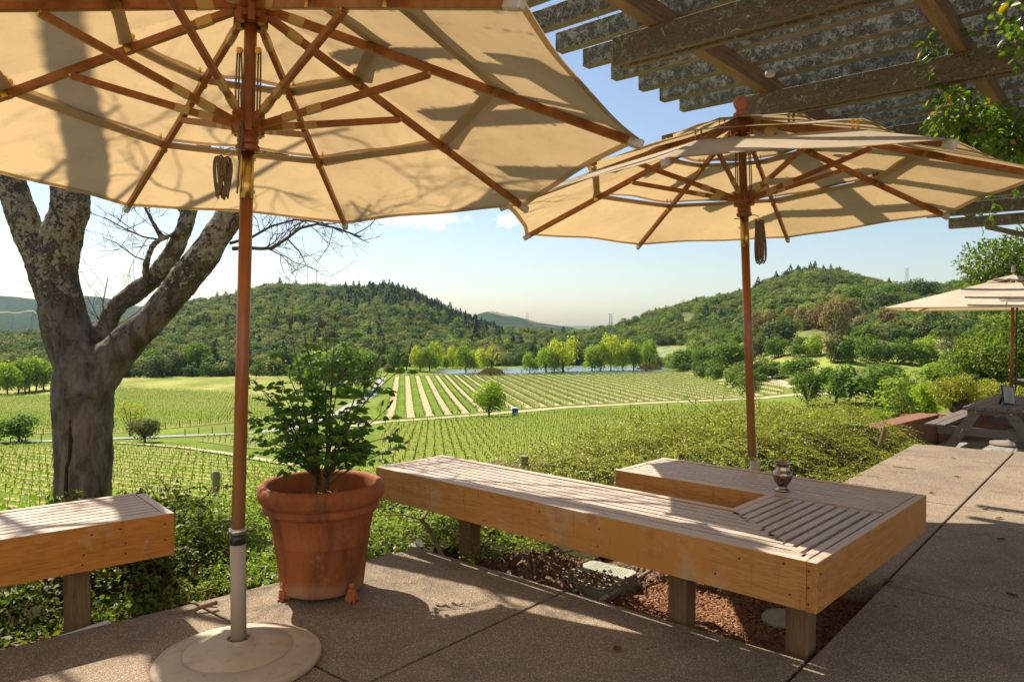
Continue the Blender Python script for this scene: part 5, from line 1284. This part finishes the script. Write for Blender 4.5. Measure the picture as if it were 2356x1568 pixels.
def crown_obj(kind,v):
    if (kind,v) not in CR:
        n,ls={'oak':(2400,.062),'willow':(2200,.056),'bush':(2400,.06),'airy':(700,.045),'con':(900,.11)}[kind]
        V,Fq=crown(100+v*7+len(kind),n,kind,ls); CR[(kind,v)]=np_mesh('crown',V,Fq,M['l_oak'])
        CR[(kind,v,'t')]=trunk_mesh(v,kind); 
        for o in (CR[(kind,v)],CR[(kind,v,'t')]): COL.objects.unlink(o)
    return CR[(kind,v)],CR[(kind,v,'t')]
tcount=[0]
def tree(px,py,w,h,kind,mat,label,cat='tree',group=None,name=None,pos=None,lift=0):
    p=pos or hit(px,py); Y=p.y; wd=w/F*Y*1.12; ht=h/F*Y*1.04; tcount[0]+=1; v=tcount[0]%4
    c0,t0=crown_obj(kind,v); root=thing(name or {'oak':'oak_tree','willow':'willow_tree','bush':'bush','airy':'sapling','con':'conifer_tree'}[kind],label,cat,(p.x,p.y,p.z-.1+lift),tcount[0]*1.7,group)
    root.scale=(wd,wd,ht)
    for s in (c0,t0):
        if kind=='bush' and s is t0: continue
        o=s.copy(); COL.objects.link(o); o.parent=root; o.name='crown' if s is c0 else 'trunk'
        if s is c0: o.material_slots[0].link='OBJECT'; o.material_slots[0].material=M[mat]
    return root
# lakeside trees: (x, base y, w, h, kind, leaf, label)
for a in [
 (966,854,46,56,'willow','l_willow','leftmost yellow green tree of the lakeside clump above the striped vineyard'),
 (989,855,46,58,'willow','l_bright','second yellow green lakeside tree from the left with a dark trunk'),
 (1003,849,34,62,'willow','l_willow','yellow green tree rising just behind the left lakeside pair'),
 (1026,851,20,32,'oak','l_bright','small bright bush like tree right of the left lakeside clump'),
 (1041,847,24,50,'willow','l_willow','slim pale tree at the left end of the lake'),
 (1072,859,48,65,'willow','l_bright','broad bright tree with its trunk in the water at the left of the lake'),
 (1098,846,30,40,'willow','l_willow','low yellow tree behind the lake between the broad tree and the reed island'),
 (1131,852,62,62,'airy','l_tan','half bare willow with visible branches on the reed island'),
 (1122,851,50,52,'willow','l_willow','yellow willow foliage behind the bare branches on the reed island'),
 (1219,859,36,46,'willow','l_bright','small round bright green tree at the middle of the lake shore'),
 (1256,858,52,56,'willow','l_bright','bright leaning tree in the middle lakeside clump'),
 (1276,856,40,50,'willow','l_bright','short leafy tree between the two tall trees of the middle lakeside clump'),
 (1296,857,72,78,'willow','l_willow','tallest yellow green tree of the middle lakeside clump'),
 (1362,855,50,56,'willow','l_bright','left tree of the right lakeside clump hanging over the water'),
 (1382,855,44,66,'willow','l_bright','second tree of the right lakeside clump with two dark stems'),
 (1406,854,46,80,'willow','l_willow','tallest tree of the right lakeside clump'),
 (1434,854,42,68,'willow','l_willow','tree with slanting trunks in the right lakeside clump'),
 (1458,854,46,62,'oak','l_bright','rounder tree at the right of the right lakeside clump'),
 (1494,845,38,60,'willow','l_bright','rightmost bright tree at the end of the lake'),
 (1570,850,66,46,'oak','l_oak','spreading dark green oak at the end of the striped vineyard'),
 (1620,850,44,46,'oak','l_oak','middle oak of the three at the top of the striped vineyard'),
 (1682,855,84,64,'oak','l_oak','largest oak of the three at the top of the striped vineyard'),
 (1655,838,60,56,'oak','l_oakd','dark oak standing behind the gap of the three vineyard oaks'),
 (1778,871,56,38,'oak','l_oak','low round oak right of the far umbrella pole above the dirt track'),
 (1843,876,84,52,'oak','l_oak','wide oak standing behind the tall tree at the right end of the striped vineyard'),
 (1860,934,66,78,'oak','l_oak','tall rounded tree with a slanting trunk at the right end of the striped vineyard'),
 (1926,932,98,88,'oak','l_oak','vase shaped oak with forked pale trunk in the right of the valley'),
 (2020,932,150,90,'oak','l_oak','broad spreading oak right of the vase shaped oak'),
 (2150,885,90,50,'oak','l_bright','light green tree behind the broad spreading oak below the hillside'),
 (2085,965,120,92,'bush','l_bright','big light green bush left of the redwood planter'),
 (2020,985,60,45,'bush','l_bright','lower light green bush between the cotoneaster and the big bush'),
 (1125,957,74,78,'oak','l_bright','lone bright green tree standing in the lower edge of the striped vineyard'),
 (39,1017,86,62,'oak','l_oak','dark round tree beside the farm road at the left edge'),
 (330,1017,66,54,'oak','l_olive','small dark round tree with its shadow on the grass near the road'),
 (297,1003,66,82,'airy','l_yellow','thin yellow green sapling left of the small dark round tree'),
 (702,898,84,78,'oak','l_oak','left oak of the dense group behind the rose bush'),
 (775,908,116,112,'oak','l_oak','largest oak of the dense group behind the rose bush'),
 (838,900,72,88,'oak','l_oak','right oak of the dense group behind the rose bush'),
 (760,865,90,60,'oak','l_bright','sunlit oak top behind the dense group by the rose bush'),
 (905,853,36,50,'oak','l_oak','dark oak between the dense group and the lakeside trees'),
 (935,850,44,46,'oak','l_oak','oak behind the road at the top left corner of the striped vineyard'),
 (892,856,22,18,'bush','l_tan','pale tan bush at the upper end of the farm road'),
 (513,853,24,32,'oak','l_bright','small lone round tree on the meadow at the foot of the left hill'),
 (355,860,50,54,'oak','l_oak','round oak at the hill foot just right of the bare trunk'),
 (398,860,52,50,'oak','l_oakd','dark oak at the hill foot right of the round oak'),
 (447,856,60,66,'oak','l_oak','tall oak at the hill foot behind the meadow'),
 (560,852,44,40,'oak','l_oakd','dark oak at the hill foot just right of the near umbrella pole'),
 (14,907,56,70,'oak','l_bright','leftmost tree of the oak grove at the left edge with a leaning trunk'),
 (40,904,54,74,'oak','l_bright','second tree of the oak grove at the left edge'),
 (56,902,50,70,'oak','l_oak','third tree of the oak grove behind its front row'),
 (66,901,52,78,'oak','l_bright','tallest tree of the oak grove at the left edge'),
 (81,899,52,72,'oak','l_bright','fifth tree of the oak grove with a straight dark trunk'),
 (98,897,62,66,'oak','l_bright','rightmost tree of the oak grove next to the bare trunk'),
 (-30,905,60,80,'oak','l_bright','tree of the oak grove cut by the left picture edge'),
 ]: tree(*a)
# trees on the right hillside, front green row, then bronze and dark ones behind
for a in [
 (1752,820,46,50,'bush','l_olive','dull olive tree right beside the far umbrella pole on the hillside'),
 (1790,822,52,46,'bush','l_oak','bright green tree at the left end of the green row on the right hillside'),
 (1838,822,46,46,'bush','l_oak','second green tree of the row on the right hillside'),
 (1872,820,48,48,'bush','l_bright','lighter third tree of the green row on the right hillside'),
 (1925,832,54,64,'bush','l_olive','greyish green tree taller than its neighbours in the hillside row'),
 (1958,834,58,58,'bush','l_oak','dense green tree right of the greyish one in the hillside row'),
 (1996,833,58,60,'bush','l_oak','rounded green tree in the middle of the hillside row'),
 (2030,834,50,46,'bush','l_oakd','low dark tree in the middle of the hillside row'),
 (2075,834,74,54,'bush','l_oak','wide green tree under the left tip of the pale umbrella'),
 (2140,835,94,58,'bush','l_bright','broad bright green tree at the right end of the hillside row'),
 (2200,838,70,60,'bush','l_olive','olive tree at the far right end of the hillside row'),
 (1742,778,34,58,'bush','l_brown','reddish bronze tree partly behind the far umbrella pole'),
 (1770,765,44,50,'bush','l_brown','bronze tree right of the far umbrella pole'),
 (1802,792,88,62,'bush','l_oakd','large very dark oak below the bronze trees'),
 (1822,752,36,44,'bush','l_tan','greyish tan tree above the very dark oak'),
 (1850,755,40,46,'bush','l_tan','tan tree left of the tall bronze tree'),
 (1882,758,60,58,'bush','l_brown','bronze tree in the middle of the brown group'),
 (1925,776,58,90,'bush','l_tan','tallest tan brown tree of the brown group on the hillside'),
 (1960,748,42,58,'bush','l_brown','grey brown tree right of the tallest tan one'),
 (1990,770,50,40,'bush','l_tan','pale tan tree on the right of the brown group'),
 (2035,755,64,46,'bush','l_brown','dark bronze tree under the pale umbrella canopy left end'),
 (2085,784,104,48,'bush','l_olive','wide olive brown tree below the pale umbrella'),
 (2150,768,66,54,'bush','l_olive','olive tree below the middle of the pale umbrella canopy'),
 (1972,704,60,42,'bush','l_oak','green oak above the brown group on the right hill'),
 (2025,712,76,44,'bush','l_oakd','dark oak left of the pale umbrella tip'),
 (2110,692,82,48,'bush','l_oakd','dark oak on the ridge just left of the pale umbrella peak'),
 (2050,690,60,36,'bush','l_oak','green oak between the two dark ridge oaks at right'),
 ]: tree(*a,'tree',None,'oak_tree')
# tall conifers one can tell apart on the skylines
for x,y,h,lab in [(1227,752,34,'lone tall conifer standing above the trees in the gap between the hills'),(1178,760,26,'conifer left of the lone tall one in the gap between the hills'),(1258,764,20,'short conifer right of the lone tall one in the gap'),(1110,752,30,'conifer at the right foot of the left hill'),(1072,742,30,'conifer on the lower right slope of the left hill ridge'),
  (628,668,18,'conifer on the left part of the left hill skyline'),(796,662,22,'conifer near the middle of the left hill skyline'),
  (1863,622,27,'tallest conifer on the top of the right hill'),(1835,628,26,'conifer just left of the top of the right hill'),(1810,634,22,'second conifer left of the top of the right hill'),(1786,642,20,'third conifer left of the top of the right hill'),(1745,662,20,'lone conifer on the left shoulder of the right hill'),(1700,675,20,'conifer low on the left shoulder of the right hill'),(1620,690,18,'small lone conifer far left on the right hill skyline'),
  (1893,622,22,'conifer just right of the top of the right hill'),(1910,622,24,'second conifer right of the top of the right hill'),(1930,626,20,'third conifer right of the top of the right hill'),(1950,632,18,'rightmost conifer of the group on the right hill top'),(2044,655,24,'conifer on the skyline left of the lattice tower at right'),(2094,655,26,'conifer right beside the lattice tower at right'),(2072,656,18,'short conifer left beside the lattice tower at right'),(2218,648,20,'dark conifer on the ridge left of the large right tree'),(2200,650,18,'second dark conifer on the ridge left of the large right tree')]:
    Yr=float(YR(x)); Y=Yr*.985 if y<735 else 620; p=Vector(((x-CX)/F*Y,Y,float(terr(x,Y))))
    tree(x,y,h*.8,h*1.0+2,'con','l_con',lab,'conifer',None,None,p)
# ------------------------------------------------------------------ far woods (uncountable): points with tree instances
def wood_nodes(name,objs):
    ng=bpy.data.node_groups.new(name,'GeometryNodeTree'); ng.interface.new_socket('Geometry',in_out='INPUT',socket_type='NodeSocketGeometry'); ng.interface.new_socket('Geometry',in_out='OUTPUT',socket_type='NodeSocketGeometry')
    N=ng.nodes.new; L=ng.links.new; gi=N('NodeGroupInput'); go=N('NodeGroupOutput'); jn=N('GeometryNodeJoinGeometry')
    def attr(nm,ty):
        a=N('GeometryNodeInputNamedAttribute'); a.data_type=ty; a.inputs[0].default_value=nm; return a.outputs[0]
    for k,o in enumerate(objs):
        oi=N('GeometryNodeObjectInfo'); oi.inputs['Object'].default_value=o; oi.inputs['As Instance'].default_value=True
        ip=N('GeometryNodeInstanceOnPoints'); c=N('FunctionNodeCompare'); c.data_type='INT'; c.operation='EQUAL'
        ins=[i for i in c.inputs if i.type=='INT']; L(attr('kind_id','INT'),ins[0]); ins[1].default_value=k
        L(gi.outputs[0],ip.inputs['Points']); L(c.outputs[0],ip.inputs['Selection']); L(oi.outputs['Geometry'],ip.inputs['Instance']); L(attr('size','FLOAT_VECTOR'),ip.inputs['Scale']); L(attr('turn','FLOAT_VECTOR'),ip.inputs['Rotation']); L(ip.outputs[0],jn.inputs[0])
    L(jn.outputs[0],go.inputs[0]); return ng
def low(kind,seed,n,ls,mat):
    V,Fq=crown(seed,n,kind,ls); o=np_mesh('wood_crown',V,Fq,M[mat]); COL.objects.unlink(o); return o
SRC=[low('bush',1,650,.092,'l_w1'),low('bush',2,650,.092,'l_w2'),low('bush',3,650,.092,'l_w3'),low('bush',4,650,.092,'l_w4'),low('con',5,380,.16,'l_con'),low('con',6,380,.16,'l_con'),low('bush',7,650,.092,'l_brown')]
NG=wood_nodes('wood_instances',SRC)
def wood(name,x0,x1,t0,t1,dens,seed,conf,clear,wts,smin=7.5,smax=13.):
    rn=np.random.default_rng(seed); nz=vnoise(seed+50); out=[]
    xs=np.linspace(x0,x1,40); Ymin=float((YB(xs)+(YR(xs)-YB(xs))*t0).min()); Ymax=float((YB(xs)+(YR(xs)-YB(xs))*t1).max())
    Xa=(x0-CX)/F; Xb=(x1-CX)/F; area=(Xb-Xa)*(Ymax**2-Ymin**2)/2; n=int(area*dens)
    Y=np.sqrt(rn.uniform(Ymin**2,Ymax**2,n)); px=rn.uniform(x0,x1,n); t=(Y-YB(px))/(YR(px)-YB(px)); X=(px-CX)/F*Y; z=terr(px,Y); yy=HZ+F*(1.3-z)/Y
    ok=(t>t0)&(t<t1)&(nz(X*.03,Y*.025,1.)>clear); ok&=~((px>1735)&(px<2170)&(yy>812)&(yy<848)); ok&=~((px>1490)&(px<1592)&(yy>795)&(yy<838)); ok&=~((px>1560)&(px<1600)&(yy>718)&(yy<745))
    X,Y,z,px,t=X[ok],Y[ok],z[ok],px[ok],t[ok]; n=len(X)
    pc=np.clip(conf(px,t)+.25*nz(X*.02,Y*.02,1.)*(conf(px,t)>.04),0,.95); ic=rn.uniform(size=n)<pc
    k=rn.choice([0,1,2,3,6],n,p=wts); k=np.where(ic,rn.choice([4,5],n),k)
    s=smin*.72+(smax*1.15-smin*.72)*rn.beta(1.6,2.2,n); hs=np.where(ic,s*rn.uniform(1.0,1.6,n),s*rn.uniform(.75,1.05,n)); ws=np.where(ic,s*rn.uniform(.8,1.15,n),s*1.15)
    me=bpy.data.meshes.new(name); me.vertices.add(n); me.vertices.foreach_set('co',np.stack([X,Y,z-hs*np.where(ic,.0,.10)],1).astype(np.float32).ravel())
    def at(nm,ty,d,key): a=me.attributes.new(nm,ty,'POINT'); a.data.foreach_set(key,d.ravel())
    at('kind_id','INT',k.astype(np.int32),'value'); at('size','FLOAT_VECTOR',np.stack([ws,ws,hs],1).astype(np.float32),'vector'); at('turn','FLOAT_VECTOR',np.stack([np.zeros(n),np.zeros(n),rn.uniform(0,6.28,n)],1).astype(np.float32),'vector')
    o=bpy.data.objects.new(name,me); COL.objects.link(o); md=o.modifiers.new('trees','NODES'); md.node_group=NG; tag(o,kind='stuff'); return n
cl=lambda px,t: np.clip((px-720)/230,0,1)*np.clip((t-.45)/.35,0,1)*.8*np.clip((1180-px)/60,0,1)+.035*(px>400)
nW=wood('left_hill_wood',-260,1150,.0,1.03,1/42,1,cl,-1.15,[.30,.33,.13,.24,0.])
nW+=wood('valley_gap_wood',1120,1500,.0,1.03,1/50,2,lambda px,t:.05*(px<1330)+.0*t,-1.3,[.45,.25,.15,.15,0.],7,11)
cr=lambda px,t: np.clip((t-.93)/.05,0,1)*.10*((px>1740)&(px<1990))+.008
nW+=wood('right_hill_wood',1480,2420,.30,1.02,1/55,3,cr,-.95,[.42,.25,.18,.15,0.],7.5,13)
nW+=wood('right_low_wood',1480,1760,.02,.34,1/60,4,lambda px,t:0*px,-.7,[.55,.25,.2,.0,0.],7,11)
# ------------------------------------------------------------------ distant mountains
def mountain(name,pts,Y,depth,base=-33,seed=0):
    f=tab(pts); xs=np.linspace(pts[0][0],pts[-1][0],260); nz=vnoise(seed); vt=[]; m=26
    for x in xs:
        zt=1.3+(HZ-float(f(x)))/F*Y
        for k in range(m):
            q=k/(m-1); Yk=Y-depth*(1-q) ; zz=base+(zt-base)*q**1.25*(1+.0*q); 
            r_=float(nz(np.array([x*.05]),np.array([q*4.]),1.)[0])
            vt.append(((x-CX)/F*Yk*1.0,Yk+r_*depth*.05*(1-q),zz+r_*(zt-base)*.10*math.sin(q*PI)))
        vt.append(((x-CX)/F*Y,Y+depth*.5,base))
    vt=np.array(vt); n=m+1; i,j=np.meshgrid(np.arange(len(xs)-1),np.arange(n-1),indexing='ij'); k=(i*n+j).ravel(); ff=np.stack([k,k+n,k+n+1,k+1],1)
    tag(np_mesh(name,vt,ff,M['mountain'],None,True),kind='structure')
def mountain_mat():
    t=NT('wooded_mountain'); o=t.coords(); a=t.noise(o,.012,8,.7); b=t.noise(o,.0035,6,.6)
    col=t.mix(t.ramp(a,[(.35,0),(.65,1)]),(.016,.030,.016),(.045,.065,.028)); col=t.mix(t.ramp(b,[(.60,0),(.66,.8)]),col,(.30,.25,.14))
    return t.done(t.pbsdf(col,1,.0,0,t.bump(a,.8,25)))
M['mountain']=mountain_mat()
mountain('mountains',[(-700,720),(-300,700),(-100,685),(0,680),(40,683),(80,688),(130,690),(190,680),(230,683),(270,690),(310,703),(350,705),(400,698),(440,690),(462,683),(480,688),(520,705),(600,730),(700,745)],5200,2300,seed=5)
mountain('mountains',[(1000,752),(1060,742),(1090,728),(1100,722),(1118,717),(1135,716.5),(1160,722),(1200,731),(1240,742),(1280,748),(1310,752),(1340,760)],4600,1500,seed=6)
# ------------------------------------------------------------------ lattice towers, portable toilet
def tower(x,ybase,ytop,lab,Y=None):
    Y=Y or float(YR(x))*.97; z=float(terr(x,Y)); p=Vector(((x-CX)/F*Y,Y,z-4)); ht=1.3+(HZ-ytop)/F*Y-p.z; w=ht*.10; mb=MB(); th=ht*.005
    lv=[0,.25,.45,.62,.76,.88,1.]; wd=[1,.75,.55,.42,.36,.34,.30]
    for (a,b,wa,wb) in zip(lv[:-1],lv[1:],wd[:-1],wd[1:]):
        ca=[Vector((sx*w*wa,sy*w*wa,a*ht)) for sx,sy in ((-1,-1),(1,-1),(1,1),(-1,1))]; cb=[Vector((sx*w*wb,sy*w*wb,b*ht)) for sx,sy in ((-1,-1),(1,-1),(1,1),(-1,1))]
        for i in range(4):
            mb.bar(ca[i],cb[i],th,th,up=(.3,1,.1)); mb.bar(ca[i],cb[(i+1)%4],th*.7,th*.7,up=(.3,1,.1)); mb.bar(cb[i],cb[(i+1)%4],th*.7,th*.7,up=(.1,.2,1))
    root=thing('lattice_tower',lab,'tower',p); mb.build('lattice',M['galv'],root); cm=MB()
    for f in (.76,.88,1.): cm.bar((-w*.75,0,f*ht),(w*.75,0,f*ht),th*1.4,th*1.4)
    cm.build('cross_arm',M['galv'],root)
tower(2085,650,617,'grey lattice power tower on the right skyline left of the pale umbrella')
tower(1405,756,722,'thin lattice power tower in front of the right hill left slope',700)
tower(1213,755,720,'faint lattice power tower left of the lone tall conifer',1000)
def toilet():
    p=hit(1185.5,957); root=thing('portable_toilet','blue portable toilet with a white roof at the lower edge of the striped vineyard','toilet',p,-.35); s=1.15
    MB().box((-.6*s,-.6*s,0),(.6*s,.6*s,2.05*s)).build('body',M['blue'],root)
    MB().box((-.42*s,-.625*s,.12*s),(.42*s,-.601*s,1.95*s)).build('door',M['blue'],root); r=MB(); r.box((-.64*s,-.64*s,2.05*s),(.64*s,.64*s,2.12*s)); r.lathe([(.6*s,2.12*s),(.45*s,2.26*s),(0,2.30*s)],12,close=False); r.build('roof',M['white'],root); MB().tube([(.4*s,.4*s,2.1*s),(.4*s,.4*s,2.6*s)],.06,8).build('vent_pipe',M['conc'],root)
toilet()
# ------------------------------------------------------------------ large leafy tree and yellow shrubs at the right
def near_foliage(name,label,cat,c,rad,n,ls,mat,seed,lobes,trunk=None,asp=.5):
    rn=np.random.default_rng(seed); k=lobes; C=unit(rn.normal(size=(k,3)))*rn.uniform(.3,.9,(k,1)); R=rn.uniform(.22,.42,k); ci=rn.choice(k,n,p=R**2/np.sum(R**2)); U=unit(rn.normal(size=(n,3)))
    P=(C[ci]+U*(R[ci]*rn.uniform(.3,1.1,n)**.5)[:,None])*np.array(rad); D=U+rn.normal(size=(n,3))*.7; D[:,2]-=.25; N=rn.normal(size=(n,3))*.7+[0,-.2,.8]; L=rn.uniform(ls*.6,ls*1.3,n)
    V,Fq=leaf_quads2(P,D,N,L,L*asp); root=thing(name,label,cat,(c.x,c.y,c.z)); np_mesh('leaves',V,Fq,M[mat],root)
    mb=MB()
    if trunk: mb.tube([(0,0,-trunk),(.1,0,-trunk*.4),(0,.05,0)],[.16,.13,.08],10)
    for q in C[:min(k,18)]: mb.tube([(0,0,-rad[2]*.7),Vector(q*np.array(rad))*.5+Vector((0,0,-rad[2]*.15)),Vector(q*np.array(rad))],[.018*max(rad),.011*max(rad),.004*max(rad)],6)
    mb.build('branches',M['trunk'],root)
    return root
near_foliage('leafy_tree','large dark glossy leafed tree rising behind the pale square umbrella','tree',W(2400,640,24.),(2.45,2.2,1.9),15000,.125,'l_laurel',3,26,6)
near_foliage('leafy_tree','dense green tree below the pale umbrella canopy at the right edge','tree',W(2345,800,22.),(1.95,1.6,1.45),12000,.115,'l_laurel',4,24,3)
near_foliage('leafy_shrub','small green tree with loose foliage left of the dense tree at right','shrub',W(2228,850,24.),(.75,.8,1.0),3200,.10,'l_laurel',5,14,3)
near_foliage('yellow_shrub','bright yellow green shrub growing in the redwood planter','shrub',W(2203,906,14.9),(.52,.5,.40),4200,.055,'l_pitt',6,18,.4)
near_foliage('yellow_shrub','yellow green shrub behind the picnic table sign at the right edge','shrub',W(2330,905,17.0),(.62,.5,.42),3800,.055,'l_pitt',7,18,.5)
near_foliage('yellow_shrub','narrow yellow shrub between the planter shrub and the sign','shrub',W(2262,915,16.2),(.36,.4,.28),1800,.055,'l_pitt',8,12,.4)
near_foliage('green_shrub','round mid green shrub left of the yellow planter shrub','shrub',W(2130,925,19.),(.62,.6,.55),4200,.06,'l_bright',9,16,.6)
near_foliage('green_shrub','dull green shrub behind the planter box beside the big light bush','shrub',W(2082,945,17.5),(.5,.5,.45),3200,.055,'l_under',10,14,.5)
near_foliage('dark_shrub','dark shrub in the gap under the tree behind the yellow planter shrub','shrub',W(2250,875,22.),(.8,.7,.75),3200,.09,'l_oakd',11,14,1)
# ================================================================== SUN, SKY, AIR, CAMERA
SAZ=math.radians(-41.); SEL=math.radians(52.5)
sv=Vector((math.sin(SAZ)*math.cos(SEL),math.cos(SAZ)*math.cos(SEL),math.sin(SEL)))
ld=bpy.data.lights.new('sun','SUN'); ld.energy=4.8; ld.angle=math.radians(.53); ld.color=(1,.90,.76)
lo_=bpy.data.objects.new('sun',ld); COL.objects.link(lo_); lo_.rotation_euler=sv.to_track_quat('Z','Y').to_euler()
w=bpy.data.worlds.new('World'); S.world=w; w.use_nodes=True; nt=w.node_tree; nt.nodes.clear()
sk=nt.nodes.new('ShaderNodeTexSky'); sk.sky_type='NISHITA'; sk.sun_disc=False; sk.sun_elevation=SEL; sk.sun_rotation=SAZ; sk.air_density=1.0; sk.dust_density=1.0; sk.ozone_density=1.0; sk.altitude=100
bg=nt.nodes.new('ShaderNodeBackground'); bg.inputs['Strength'].default_value=.071
ou=nt.nodes.new('ShaderNodeOutputWorld')
tc=nt.nodes.new('ShaderNodeTexCoord'); 
def cloud(px,py,wx,wy,seed):
    d=ray(px,py).normalized(); ri=Vector((d.y,-d.x,0)).normalized(); up=ri.cross(d)
    def dot(v):
        n=nt.nodes.new('ShaderNodeVectorMath'); n.operation='DOT_PRODUCT'; nt.links.new(tc.outputs['Generated'],n.inputs[0]); n.inputs[1].default_value=v; return n.outputs['Value']
    def m(op,a,b=0.):
        n=nt.nodes.new('ShaderNodeMath'); n.operation=op
        for i,v in enumerate((a,b)):
            if isinstance(v,bpy.types.NodeSocket): nt.links.new(v,n.inputs[i])
            else: n.inputs[i].default_value=v
        return n.outputs[0]
    a=m('DIVIDE',dot(ri),wx/F); b=m('DIVIDE',dot(up),wy/F); r=m('ADD',m('MULTIPLY',a,a),m('MULTIPLY',b,b))
    cv=nt.nodes.new('ShaderNodeCombineXYZ'); nt.links.new(a,cv.inputs[0]); nt.links.new(m('MULTIPLY',b,.6),cv.inputs[1]); cv.inputs[2].default_value=seed
    nz=nt.nodes.new('ShaderNodeTexNoise'); nz.inputs['Scale'].default_value=2.2; nz.inputs['Detail'].default_value=6; nz.inputs['Roughness'].default_value=.62; nt.links.new(cv.outputs[0],nz.inputs['Vector'])
    k=m('SUBTRACT',m('MULTIPLY',nz.outputs['Fac'],1.9),m('ADD',m('MULTIPLY',r,.55),.42)); fr=m('GREATER_THAN',dot(d),.5)
    mr=nt.nodes.new('ShaderNodeMapRange'); nt.links.new(k,mr.inputs[0]); mr.inputs[1].default_value=0; mr.inputs[2].default_value=.55; mr.inputs[3].default_value=0; mr.inputs[4].default_value=.85
    return m('MULTIPLY',mr.outputs[0],fr)
col=sk.outputs[0]
for c in ((968,500,110,30,1.3),(1010,525,24,8,4.1),(1165,507,30,20,7.7)):
    mx=nt.nodes.new('ShaderNodeMix'); mx.data_type='RGBA'; nt.links.new(cloud(*c),mx.inputs[0]); nt.links.new(col,mx.inputs[6]); mx.inputs[7].default_value=(8.5,8.4,8.2,1); col=mx.outputs[2]
nt.links.new(col,bg.inputs['Color']); nt.links.new(bg.outputs[0],ou.inputs['Surface'])
def haze():
    mb=MB().box((-4600,-30,-46),(3900,6700,300)); t=bpy.data.materials.new('air_haze'); t.use_nodes=True; n=t.node_tree; n.nodes.clear(); v=n.nodes.new('ShaderNodeVolumePrincipled'); o=n.nodes.new('ShaderNodeOutputMaterial')
    v.inputs['Color'].default_value=(.60,.80,1,1); v.inputs['Density'].default_value=HAZE; v.inputs['Anisotropy'].default_value=.35; n.links.new(v.outputs[0],o.inputs['Volume'])
    tag(mb.build('haze',t),kind='stuff')
HAZE=2.8e-5
haze()
cd=bpy.data.cameras.new('camera'); cam=bpy.data.objects.new('camera',cd); COL.objects.link(cam); S.camera=cam
cd.sensor_width=36; cd.lens=36*F/2356; cd.clip_end=30000; cd.clip_start=.05
cam.location=(0,0,H); cam.rotation_euler=(PI/2+PITCH,0,0)
S.view_settings.view_transform='Standard'; S.view_settings.look='None'; S.view_settings.exposure=1.0; S.view_settings.gamma=1; S.view_settings.use_curve_mapping=False
S.render.engine='CYCLES'; c=S.cycles; c.use_denoising=True; c.max_bounces=8; c.diffuse_bounces=4; c.glossy_bounces=3; c.transmission_bounces=4; c.volume_bounces=1; c.transparent_max_bounces=8; c.sample_clamp_indirect=6; c.caustics_reflective=False; c.caustics_refractive=False
print('WOOD',nW,'TREES',tcount[0])
